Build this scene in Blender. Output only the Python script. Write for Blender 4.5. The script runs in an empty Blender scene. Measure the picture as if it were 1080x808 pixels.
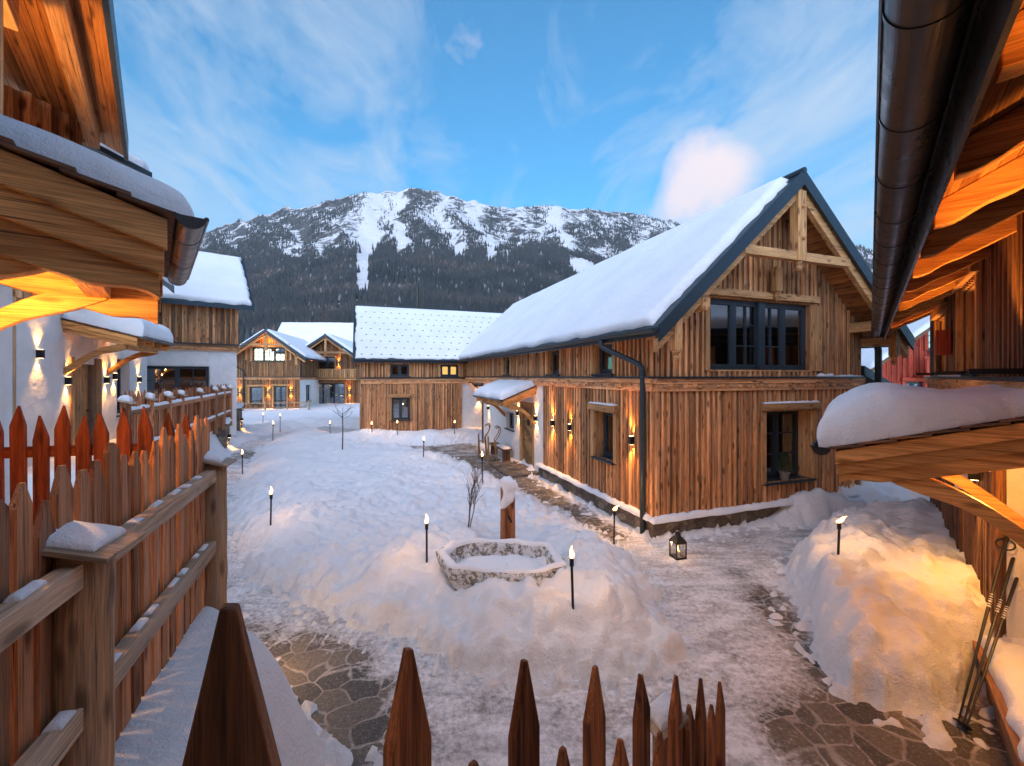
import bpy, math, random
import numpy as np
from mathutils import Vector, Matrix, Quaternion
R = math.radians
random.seed(7)
scene = bpy.context.scene
COL = scene.collection
EYE = 3.2

# ------------------------------------------------------------------ noise
def _hash(ix, iy, s):
    h = (ix.astype(np.int64)*374761393 + iy.astype(np.int64)*668265263 + s*1442695041) & 0xFFFFFFFF
    h = ((h ^ (h >> 13))*1274126177) & 0xFFFFFFFF
    h = (h ^ (h >> 16)) & 0xFFFFFFFF
    return h/4294967295.0
def vnoise(x, y, s=0):
    x = np.asarray(x, float); y = np.asarray(y, float)
    ix = np.floor(x); iy = np.floor(y); fx = x-ix; fy = y-iy
    fx = fx*fx*fx*(fx*(fx*6-15)+10); fy = fy*fy*fy*(fy*(fy*6-15)+10)
    a = _hash(ix, iy, s); b = _hash(ix+1, iy, s); c = _hash(ix, iy+1, s); d = _hash(ix+1, iy+1, s)
    return (a+(b-a)*fx)*(1-fy)+(c+(d-c)*fx)*fy
def fbm(x, y, o=4, s=0):
    t = 0; a = .5; n = 0
    for k in range(o):
        t = t+a*vnoise(x*2**k, y*2**k, s+k*17); n += a; a *= .5
    return t/n
def sstep(a, b, x):
    t = np.clip((x-a)/(b-a), 0, 1); return t*t*(3-2*t)

# ------------------------------------------------------------------ mesh collector
class MB:
    def __init__(s):
        s.v = []; s.f = []; s.g = []; s.t = []; s.m = []
    def raw(s, verts, faces, grain=None, tone=None, mi=0):
        b = len(s.v)
        s.v.extend([tuple(p) for p in verts])
        if tone is None: tone = random.random()
        off = (random.uniform(0, 50), random.uniform(0, 50), random.uniform(0, 50))
        if grain is None: grain = verts
        s.g.extend([(g[0]+off[0], g[1]+off[1], g[2]+off[2]) for g in grain])
        s.t.extend([tone]*len(verts))
        s.f.extend([tuple(i+b for i in f) for f in faces]); s.m.extend([mi]*len(faces))
    HEX = [(0,3,2,1),(4,5,6,7),(0,1,5,4),(1,2,6,5),(2,3,7,6),(3,0,4,7)]
    def hexa(s, p, along=2, tone=None, mi=0):
        # p: 8 corner points, bottom 0-3 ccw, top 4-7
        P = [Vector(q) for q in p]
        ex = P[1]-P[0]; ey = P[3]-P[0]; ez = P[4]-P[0]
        L = [ex.length, ey.length, ez.length]
        if along is None: along = L.index(max(L))
        ux = ex.normalized() if L[0] > 1e-9 else Vector((1,0,0))
        uy = ey.normalized() if L[1] > 1e-9 else Vector((0,1,0))
        uz = ez.normalized() if L[2] > 1e-9 else Vector((0,0,1))
        U = [ux, uy, uz]; a = U[along]; b = U[(along+1) % 3]; c = U[(along+2) % 3]
        gr = [((q-P[0]).dot(a), (q-P[0]).dot(b), (q-P[0]).dot(c)) for q in P]
        F = s.HEX if ex.cross(ey).dot(ez) >= 0 else [tuple(reversed(f)) for f in s.HEX]
        s.raw(P, F, gr, tone, mi)
    def box(s, x0, x1, y0, y1, z0, z1, along=None, tone=None, mi=0):
        s.hexa([(x0,y0,z0),(x1,y0,z0),(x1,y1,z0),(x0,y1,z0),(x0,y0,z1),(x1,y0,z1),(x1,y1,z1),(x0,y1,z1)], along, tone, mi)
    def obox(s, O, ax, ay, az, lx, ly, lz, along=None, tone=None, mi=0):
        # oriented box from corner O
        O = Vector(O); X = Vector(ax)*lx; Y = Vector(ay)*ly; Z = Vector(az)*lz
        s.hexa([O, O+X, O+X+Y, O+Y, O+Z, O+X+Z, O+X+Y+Z, O+Y+Z], along, tone, mi)
    def beam(s, a, b, w, h, up=(0,0,1), tone=None, mi=0):
        a = Vector(a); b = Vector(b); d = (b-a).normalized(); up = Vector(up)
        sd = d.cross(up)
        if sd.length < 1e-4: sd = d.cross(Vector((1,0,0)))
        sd.normalize(); up = sd.cross(d).normalized()
        o = a-sd*w/2-up*h/2
        s.obox(o, d, sd, up, (b-a).length, w, h, 0, tone, mi)
    def prism(s, pts, O, ex, ez, en, depth, tone=None, mi=0):
        O = Vector(O); ex = Vector(ex); ez = Vector(ez); en = Vector(en)
        n = len(pts)
        A = [O+ex*p[0]+ez*p[1] for p in pts]; B = [q+en*depth for q in A]
        gr = [(p[0], p[1], 0) for p in pts]+[(p[0], p[1], depth) for p in pts]
        ar = sum(pts[i][0]*pts[(i+1) % n][1]-pts[(i+1) % n][0]*pts[i][1] for i in range(n))
        flip = (ar > 0) == (ex.cross(ez).dot(en) > 0)
        F = [tuple(range(n)), tuple(range(2*n-1, n-1, -1))]+[(i, i+n, (i+1) % n+n, (i+1) % n) for i in range(n)]
        if flip: F = [tuple(reversed(f)) for f in F]
        s.raw(A+B, F, gr, tone, mi)
    def tube(s, path, r, n=8, tone=None, mi=0, caps=True):
        path = [Vector(p) for p in path]; N = len(path)
        rr = r if isinstance(r, (list, tuple)) else [r]*N
        V = []; G = []; F = []; l = 0
        ref = None
        for i, p in enumerate(path):
            d = (path[min(i+1, N-1)]-path[max(i-1, 0)]).normalized()
            if ref is None:
                ref = d.cross(Vector((.3,.2,1)) if abs(d.z) < .9 else Vector((1,.1,0))).normalized()
            else:
                ref = (ref-d*ref.dot(d)).normalized()
            q = d.cross(ref)
            if i: l += (p-path[i-1]).length
            for k in range(n):
                a = 2*math.pi*k/n
                V.append(p+(ref*math.cos(a)+q*math.sin(a))*rr[i])
                G.append((l, math.cos(a)*rr[i], math.sin(a)*rr[i]))
        for i in range(N-1):
            for k in range(n):
                F.append((i*n+k, i*n+(k+1) % n, (i+1)*n+(k+1) % n, (i+1)*n+k))
        if caps:
            F.append(tuple(reversed(range(n)))); F.append(tuple(range((N-1)*n, N*n)))
        s.raw(V, F, G, tone, mi)
    def lathe(s, prof, O=(0,0,0), n=16, tone=None, mi=0, sx=1, sy=1):
        V = []; F = []; O = Vector(O)
        for r, z in prof:
            for k in range(n):
                a = 2*math.pi*k/n; V.append(O+Vector((math.cos(a)*r*sx, math.sin(a)*r*sy, z)))
        for i in range(len(prof)-1):
            for k in range(n):
                F.append((i*n+k, i*n+(k+1) % n, (i+1)*n+(k+1) % n, (i+1)*n+k))
        F.append(tuple(reversed(range(n)))); F.append(tuple(range((len(prof)-1)*n, len(prof)*n)))
        s.raw(V, F, None, tone, mi)
    def grid(s, P, nu, nv, tone=None, mi=0):
        F = [(i*nv+j, (i+1)*nv+j, (i+1)*nv+j+1, i*nv+j+1) for i in range(nu-1) for j in range(nv-1)]
        s.raw(P, F, None, tone, mi)
    def build(s, name, mat, parent=None, smooth=False, bevel=0):
        me = bpy.data.meshes.new(name)
        me.from_pydata(s.v, [], s.f); 
        a = me.attributes.new('grain', 'FLOAT_VECTOR', 'POINT')
        a.data.foreach_set('vector', np.array(s.g, dtype=np.float32).ravel())
        a = me.attributes.new('tone', 'FLOAT', 'POINT')
        a.data.foreach_set('value', np.array(s.t, dtype=np.float32))
        for m in (mat if isinstance(mat, (list, tuple)) else [mat]): me.materials.append(m)
        if any(s.m): me.polygons.foreach_set('material_index', s.m)
        if smooth: me.polygons.foreach_set('use_smooth', [True]*len(me.polygons))
        me.update()
        o = bpy.data.objects.new(name, me); COL.objects.link(o)
        if parent is not None: o.parent = parent
        if bevel:
            md = o.modifiers.new('Bevel', 'BEVEL'); md.width = bevel; md.segments = 2; md.limit_method = 'ANGLE'; md.angle_limit = R(40)
        return o

def empty(name, loc=(0,0,0), rz=0):
    o = bpy.data.objects.new(name, None); COL.objects.link(o); o.location = loc; o.rotation_euler = (0,0,rz)
    o.empty_display_size = .2
    return o
def tag(o, label=None, cat=None, group=None, kind=None):
    if label: o['label'] = label
    if cat: o['category'] = cat
    if group: o['group'] = group
    if kind: o['kind'] = kind
    return o
def copy_tree(o, parent=None):
    c = o.copy(); COL.objects.link(c)
    if parent is not None: c.parent = parent
    for ch in list(o.children): copy_tree(ch, c)
    return c
def light(name, kind, loc, power, color, parent, size=.05, rot=None, spot=None, blend=.6):
    l = bpy.data.lights.new(name, kind); l.energy = power; l.color = color; l.shadow_soft_size = size
    if kind == 'SPOT': l.spot_size = spot; l.spot_blend = blend
    o = bpy.data.objects.new(name, l); COL.objects.link(o); o.location = loc
    if rot: o.rotation_euler = rot
    if parent: o.parent = parent
    return o

# ------------------------------------------------------------------ materials
class NT:
    def __init__(s, name):
        s.m = bpy.data.materials.new(name); s.m.use_nodes = True
        s.t = s.m.node_tree; s.n = s.t.nodes; s.l = s.t.links
        s.bsdf = s.n['Principled BSDF']; s.out = s.n['Material Output']
    def node(s, typ, **kw):
        n = s.n.new(typ)
        for k, v in kw.items():
            if k.startswith('i_'):
                key = k[2:]
                n.inputs[int(key) if key.isdigit() else key].default_value = v
            else: setattr(n, k, v)
        return n
    def link(s, a, b): s.l.new(a, b)
    def attr(s, name):
        return s.node('ShaderNodeAttribute', attribute_name=name)
    def ramp(s, fac, stops, interp='LINEAR'):
        r = s.node('ShaderNodeValToRGB'); r.color_ramp.interpolation = interp
        e = r.color_ramp.elements
        while len(e) < len(stops): e.new(.5)
        for i, (p, c) in enumerate(stops):
            e[i].position = p; e[i].color = (c, c, c, 1) if isinstance(c, (int, float)) else (*c, 1)
        s.link(fac, r.inputs[0]); return r.outputs[0]
    def noise(s, vec, scale, detail=4, rough=.55, dist=0):
        n = s.node('ShaderNodeTexNoise'); n.inputs['Scale'].default_value = scale; n.inputs['Detail'].default_value = detail
        n.inputs['Roughness'].default_value = rough; n.inputs['Distortion'].default_value = dist
        if vec is not None: s.link(vec, n.inputs['Vector'])
        return n.outputs[0]
    def mapping(s, vec, scale=(1,1,1), loc=(0,0,0), rot=(0,0,0)):
        n = s.node('ShaderNodeMapping'); n.inputs['Scale'].default_value = scale; n.inputs['Location'].default_value = loc; n.inputs['Rotation'].default_value = rot
        s.link(vec, n.inputs['Vector']); return n.outputs[0]
    def math(s, op, a, b=None, clamp=False):
        n = s.node('ShaderNodeMath', operation=op, use_clamp=clamp)
        for i, x in enumerate((a, b)):
            if x is None: continue
            if isinstance(x, (int, float)): n.inputs[i].default_value = x
            else: s.link(x, n.inputs[i])
        return n.outputs[0]
    def mix(s, fac, a, b, mode='MIX'):
        n = s.node('ShaderNodeMix', data_type='RGBA', blend_type=mode)
        for key, x in ((0, fac), (6, a), (7, b)):
            if isinstance(x, (int, float)): n.inputs[key].default_value = x
            elif isinstance(x, tuple): n.inputs[key].default_value = (*x, 1) if len(x) == 3 else x
            else: s.link(x, n.inputs[key])
        return n.outputs[2]
    def bump(s, h, strength=.3, dist=.01):
        n = s.node('ShaderNodeBump'); n.inputs['Strength'].default_value = strength; n.inputs['Distance'].default_value = dist
        s.link(h, n.inputs['Height']); s.link(n.outputs[0], s.bsdf.inputs['Normal']); return n
    def set(s, **kw):
        for k, v in kw.items():
            k = k.replace('_', ' ')
            if isinstance(v, (int, float)): s.bsdf.inputs[k].default_value = v
            elif isinstance(v, tuple): s.bsdf.inputs[k].default_value = (*v, 1) if len(v) == 3 else v
            else: s.link(v, s.bsdf.inputs[k])

def wood(name, light, mid, dark, grey=None, greyamt=0.0, tonevar=1.0, rough=.7, knots=.8, bump=.45, gs=1.0):
    k = NT(name); g = k.attr('grain').outputs['Vector']; tone = k.attr('tone').outputs['Fac']
    fine = k.noise(k.mapping(g, (1.2*gs, 46*gs, 46*gs)), 1, 4, .6, .3)
    wide = k.noise(k.mapping(g, (.40*gs, 12*gs, 12*gs)), 1, 3, .55, .3)
    blotch = k.noise(k.mapping(g, (.9, 2.2, 2.2)), 1, 3)
    f = k.math('ADD', k.math('MULTIPLY', fine, .5), k.math('MULTIPLY', wide, .5))
    c = k.ramp(f, [(.37, dark), (.475, mid), (.585, light)])
    tv = k.ramp(tone, [(0, max(.3, 1-.55*tonevar)), (.5, 1.0), (1, 1+.5*tonevar)])
    c = k.mix(1.0, c, tv, 'MULTIPLY')
    c = k.mix(1.0, c, k.ramp(blotch, [(.3, .72), (.7, 1.15)]), 'MULTIPLY')
    micro = k.noise(k.mapping(g, (5*gs, 190*gs, 190*gs)), 1, 2, .6)
    c = k.mix(1.0, c, k.ramp(micro, [(.34, .62), (.5, 1.0), (.68, 1.22)]), 'MULTIPLY')
    crack = k.noise(k.mapping(g, (.7*gs, 60*gs, 60*gs), (7, 3, 5)), 1, 2, .5, .2)
    c = k.mix(1.0, c, k.ramp(crack, [(.285, .25), (.33, 1.0)]), 'MULTIPLY')
    if grey:
        w = k.math('MULTIPLY', k.ramp(k.noise(k.mapping(g, (1.1, 6, 6), (3, 1, 2)), 1, 4, .6), [(.42, 0.0), (.66, 1.0)]), greyamt)
        c = k.mix(w, c, grey)
    vo = k.node('ShaderNodeTexVoronoi', feature='F1'); vo.inputs['Scale'].default_value = 1
    k.link(k.mapping(g, (2.6, 8.5, 8.5)), vo.inputs['Vector'])
    kn = k.math('MULTIPLY', k.ramp(vo.outputs['Distance'], [(.12, 1.0), (.19, .55), (.27, 0.0)]), knots)
    c = k.mix(kn, c, tuple(x*.45 for x in dark))
    k.set(Base_Color=c, Roughness=rough)
    k.bsdf.inputs['Specular IOR Level'].default_value = .28
    k.bump(k.math('ADD', f, k.math('MULTIPLY', kn, -.3)), bump, .012)
    return k.m

def snow_mat(name, scale=1.0):
    k = NT(name); tc = k.node('ShaderNodeTexCoord').outputs['Object']
    a = k.noise(tc, 9*scale, 6, .62); b = k.noise(tc, 75*scale, 3, .7); c0 = k.noise(tc, 1.3*scale, 3)
    c = k.ramp(c0, [(.3, (.79,.81,.85)), (.7, (.87,.88,.90))])
    sp = k.ramp(k.noise(tc, 33*scale, 3, .8), [(.36, 1.0), (.30, 1.0), (.42, 0.0)])
    k.set(Base_Color=c, Roughness=.62)
    k.bsdf.inputs['Subsurface Weight'].default_value = 0
    k.bsdf.inputs['Subsurface Radius'].default_value = (.05, .06, .08)
    k.bsdf.inputs['Subsurface Scale'].default_value = .35
    k.bsdf.inputs['Specular IOR Level'].default_value = .3
    k.bump(k.math('ADD', a, k.math('MULTIPLY', b, .35)), .6, .045/scale)
    return k.m
def plain(name, color, rough=.5, metal=0, var=.15, scale=8, bump=.05, spec=.5):
    k = NT(name); tc = k.node('ShaderNodeTexCoord').outputs['Object']
    n = k.noise(tc, scale, 5, .6)
    c = k.mix(n, tuple(x*(1-var) for x in color), tuple(min(1, x*(1+var)) for x in color))
    k.set(Base_Color=c, Metallic=metal, Roughness=k.ramp(k.noise(tc, scale*3, 4), [(.3, max(.02, rough-.1)), (.7, min(1, rough+.1))]))
    k.bsdf.inputs['Specular IOR Level'].default_value = spec
    if bump: k.bump(k.noise(tc, scale*4, 4), bump, .005)
    return k.m
def emis(name, color, strength):
    k = NT(name); k.set(Base_Color=(.02,.015,.01), Emission_Color=color, Emission_Strength=strength); return k.m

M = {}
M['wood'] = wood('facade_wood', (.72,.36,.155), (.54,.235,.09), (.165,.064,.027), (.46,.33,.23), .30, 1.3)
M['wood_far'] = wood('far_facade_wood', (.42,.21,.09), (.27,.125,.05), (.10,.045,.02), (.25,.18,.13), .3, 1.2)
M['timber'] = wood('light_timber', (.68,.37,.155), (.55,.27,.10), (.32,.14,.052), (.42,.3,.2), .2, .5)
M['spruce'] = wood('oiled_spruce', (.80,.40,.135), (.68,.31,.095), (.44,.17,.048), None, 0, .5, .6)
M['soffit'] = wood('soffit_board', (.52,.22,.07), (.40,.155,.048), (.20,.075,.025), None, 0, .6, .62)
M['slat_dark'] = wood('dark_slats', (.27,.125,.062), (.16,.072,.036), (.06,.028,.016), (.17,.12,.095), .35, 1.1)
M['picket'] = wood('picket_wood', (.50,.19,.075), (.29,.10,.038), (.075,.025,.012), (.26,.17,.115), .25, .8, gs=1.9)
M['picket_old'] = wood('weathered_picket', (.60,.26,.105), (.44,.17,.066), (.14,.052,.022), (.30,.215,.155), .4, .9, gs=1.5)
M['picket_lamp_red'] = wood('lamp_red_picket', (.25,.058,.026), (.17,.036,.017), (.07,.015,.008), None, 0, .7, gs=1.4)  # glow of the warm lamp put into the base colour
M['post'] = wood('post_wood', (.60,.36,.19), (.48,.27,.135), (.26,.135,.065), (.33,.26,.2), .5, .5)
M['rail'] = wood('rail_wood', (.58,.42,.29), (.48,.33,.215), (.27,.175,.11), (.40,.35,.3), .6, .5)
M['red'] = wood('red_paint_wood', (.58,.085,.04), (.46,.06,.03), (.24,.028,.016), None, 0, .7, .6)
M['door'] = wood('door_wood', (.52,.30,.13), (.40,.21,.085), (.22,.10,.04), None, 0, .8)
M['snow'] = snow_mat('snow'); M['snow_roof'] = snow_mat('roof_snow', .7)
M['gutter'] = plain('brown_gutter', (.052,.045,.043), .33, .7, .2, 3, .02)
M['teal'] = plain('anthracite_sheet', (.028,.045,.058), .45, .35, .2, 4, .03)
M['frame'] = plain('anthracite_frame', (.022,.034,.045), .42, .0, .15, 6, .02)
M['iron'] = plain('black_iron', (.012,.011,.012), .5, .3, .3, 12, .05)
M['rubber'] = plain('black_plastic', (.01,.01,.011), .45, 0, .2, 20, 0)
M['white_mark'] = plain('white_print', (.7,.7,.7), .5, 0, .05, 20, 0)
M['room'] = plain('room_wall', (.62,.42,.25), .8, 0, .2, 3, 0)
M['curtain'] = plain('curtain_cloth', (.55,.45,.36), .9, 0, .1, 6, .1)
M['terracotta'] = plain('clay_pot', (.20,.17,.15), .8, 0, .25, 15, .1)
M['needles'] = plain('evergreen_needles', (.035,.07,.028), .7, 0, .5, 20, 0)
M['bark'] = plain('bark', (.10,.072,.055), .85, 0, .4, 20, .3)
M['wax'] = plain('candle_wax', (.75,.65,.48), .5, 0, .05, 9, 0)
def _plaster():
    k = NT('white_plaster'); tc = k.node('ShaderNodeTexCoord').outputs['Object']
    w = k.node('ShaderNodeTexVoronoi', feature='SMOOTH_F1'); w.inputs['Scale'].default_value = 5.5
    dn = k.node('ShaderNodeTexNoise'); dn.inputs['Scale'].default_value = 3; k.link(tc, dn.inputs['Vector'])
    vec = k.mix(.25, tc, dn.outputs['Color'])
    k.link(vec, w.inputs['Vector'])
    n = k.noise(tc, 26, 5, .6)
    c = k.ramp(k.noise(tc, 1.6, 4), [(.3, (.74,.72,.69)), (.7, (.84,.82,.79))])
    k.set(Base_Color=c, Roughness=.85)
    k.bump(k.math('ADD', w.outputs['Distance'], k.math('MULTIPLY', n, .35)), .7, .05)
    return k.m
M['plaster'] = _plaster()
def _stone(name, a, b, dark, scale, joint=.05, jc=(.10,.09,.08)):
    k = NT(name); tc = k.node('ShaderNodeTexCoord').outputs['Object']
    dn = k.node('ShaderNodeTexNoise'); dn.inputs['Scale'].default_value = 2.5; k.link(tc, dn.inputs['Vector'])
    vec = k.mix(.12, tc, dn.outputs['Color'])
    e = k.node('ShaderNodeTexVoronoi', feature='DISTANCE_TO_EDGE'); e.inputs['Scale'].default_value = scale; k.link(k.mapping(vec, (1,1,1.7)), e.inputs['Vector'])
    cc = k.node('ShaderNodeTexVoronoi', feature='F1'); cc.inputs['Scale'].default_value = scale; k.link(k.mapping(vec, (1,1,1.7)), cc.inputs['Vector'])
    sep = k.node('ShaderNodeSeparateColor'); k.link(cc.outputs['Color'], sep.inputs[0])
    c = k.ramp(sep.outputs[0], [(0, dark), (.5, a), (1, b)])
    c = k.mix(1.0, c, k.ramp(k.noise(tc, 14, 6, .7), [(.3, .55), (.7, 1.3)]), 'MULTIPLY')
    j = k.ramp(e.outputs['Distance'], [(joint*.5, 1.0), (joint, 0.0)])
    c = k.mix(j, c, jc)
    k.set(Base_Color=c, Roughness=.85)
    k.bump(k.math('ADD', k.math('MULTIPLY', j, -1.0), k.math('MULTIPLY', k.noise(tc, 20, 5, .6), .6)), .6, .03)
    return k.m
M['stonewall'] = _stone('rubble_stone', (.17,.13,.10), (.26,.21,.16), (.07,.055,.045), 4.2)
def _trough():
    k = NT('trough_stone'); tc = k.node('ShaderNodeTexCoord').outputs['Object']; geo = k.node('ShaderNodeNewGeometry')
    a = k.noise(tc, 6, 7, .7); b = k.noise(tc, 11, 6, .72, .6)
    c = k.ramp(a, [(.33, (.13,.11,.085)), (.5, (.25,.225,.185)), (.68, (.36,.33,.29))])
    sn = k.ramp(b, [(.45, 0.0), (.52, 1.0)])
    c = k.mix(sn, c, (.80,.82,.85))
    k.set(Base_Color=c, Roughness=.85); k.bump(k.math('ADD', a, b), .9, .05)
    return k.m
M['trough'] = _trough()
def _glass(name, tint, gl, fr=.75):
    k = NT(name)
    tr = k.node('ShaderNodeBsdfTransparent'); tr.inputs[0].default_value = (*tint, 1)
    gs = k.node('ShaderNodeBsdfGlossy'); gs.inputs['Roughness'].default_value = .015; gs.inputs[0].default_value = (.95,.97,1,1)
    tc = k.node('ShaderNodeTexCoord').outputs['Object']
    bp = k.node('ShaderNodeBump'); bp.inputs['Strength'].default_value = .05; bp.inputs['Distance'].default_value = .02
    k.link(k.noise(tc, 2.2, 2), bp.inputs['Height']); k.link(bp.outputs[0], gs.inputs['Normal'])
    lw = k.node('ShaderNodeLayerWeight'); lw.inputs['Blend'].default_value = .35
    f = k.math('ADD', k.math('MULTIPLY', lw.outputs['Fresnel'], fr), gl, True)
    mx = k.node('ShaderNodeMixShader'); k.link(f, mx.inputs[0]); k.link(tr.outputs[0], mx.inputs[1]); k.link(gs.outputs[0], mx.inputs[2])
    k.link(mx.outputs[0], k.out.inputs['Surface'])
    return k.m
M['glass'] = _glass('window_glass', (.66,.72,.76), .18)
M['lanternglass'] = _glass('lantern_glass', (.92,.92,.9), .03, .15)
M['lit'] = emis('lit_window', (1.0,.50,.12), 1.1)
def _flame():
    k = NT('torch_flame'); 
    lw = k.node('ShaderNodeLayerWeight'); lw.inputs['Blend'].default_value = .5
    c = k.ramp(lw.outputs['Facing'], [(0, (1,.72,.30)), (.55, (1,.42,.08)), (1, (1,.2,.02))])
    k.set(Base_Color=(.02,.01,0), Emission_Color=c, Emission_Strength=3.6)
    return k.m
M['flame'] = _flame()
M['bulb'] = emis('lamp_lens', (1,.62,.25), 5)
WARM = (1.0, .47, .11)
# ------------------------------------------------------------------ building kit
UP = Vector((0,0,1))
def V3(p, z=None):
    return Vector((p[0], p[1], p[2] if z is None else z))

def boards(mb, O, ax, nrm, L, zb, ztop, openings=(), sp=.145, bw=.060, bd=.040, jag=0.0):
    """board-and-batten wall face; openings are (x0, x1, z0, z1)"""
    O = Vector(O); ax = V3(ax, 0); nrm = V3(nrm, 0)
    top = ztop if callable(ztop) else (lambda x: ztop)
    def strip(xa, xb, d0, d1, tone, jb=0):
        xm = (xa+xb)/2
        iv = [(zb-jb, None)]
        for (a, b, c, d) in openings:
            if not (a-1e-4 < xm < b+1e-4): continue
            nv = []
            for (u, w) in iv:
                ww = min(top(xa), top(xb)) if w is None else w
                if d <= u or c >= ww: nv.append((u, w)); continue
                if c > u+.02: nv.append((u, c))
                if d < ww-.02: nv.append((d, w))
            iv = nv
        for (u, w) in iv:
            za = top(xa) if w is None else w; zc = top(xb) if w is None else w
            if max(za, zc)-u < .03: continue
            za = max(za, u+.01); zc = max(zc, u+.01)
            p = [O+ax*xa+nrm*d0+UP*u, O+ax*xb+nrm*d0+UP*u, O+ax*xb+nrm*d1+UP*u, O+ax*xa+nrm*d1+UP*u,
                 O+ax*xa+nrm*d0+UP*za, O+ax*xb+nrm*d0+UP*zc, O+ax*xb+nrm*d1+UP*zc, O+ax*xa+nrm*d1+UP*za]
            mb.hexa(p, 2, tone)
    n = max(1, round(L/sp)); st = L/n
    xs = sorted(set([round(i*st, 4) for i in range(n+1)]+[round(e, 4) for o in openings for e in o[:2] if 0 < e < L]))
    for i in range(len(xs)-1):
        if xs[i+1]-xs[i] < .004: continue
        strip(xs[i], xs[i+1], 0, .025, random.random()*.75)
    for i in range(n+1):
        w = bw*random.uniform(.8, 1.2); c = min(max(i*st, w/2), L-w/2)
        if any(a-.0 < c+w/2 and c-w/2 < b+.0 for (a, b, _, _) in openings):
            # batten near an opening edge: keep only the part clear of it by testing its centre
            pass
        strip(c-w/2, c+w/2, .027, .027+bd*random.uniform(.85, 1.15), .25+.75*random.random(), jag*random.random())

def slabwall(mb, O, ax, nrm, L, z0, z1, th=.2, openings=()):
    """plain wall with openings, outer face on the plane, thickness inward"""
    O = Vector(O); ax = V3(ax, 0); nrm = V3(nrm, 0)
    xs = sorted(set([0, L]+[e for o in openings for e in o[:2] if 0 < e < L]))
    for i in range(len(xs)-1):
        xm = (xs[i]+xs[i+1])/2; iv = [(z0, z1)]
        for (a, b, c, d) in openings:
            if a < xm < b:
                nv = []
                for (u, w) in iv:
                    if d <= u or c >= w: nv.append((u, w)); continue
                    if c > u: nv.append((u, c))
                    if d < w: nv.append((d, w))
                iv = nv
        for (u, w) in iv:
            mb.obox(O+ax*xs[i]+UP*u-nrm*th, ax, nrm, UP, xs[i+1]-xs[i], th, w-u)

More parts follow.
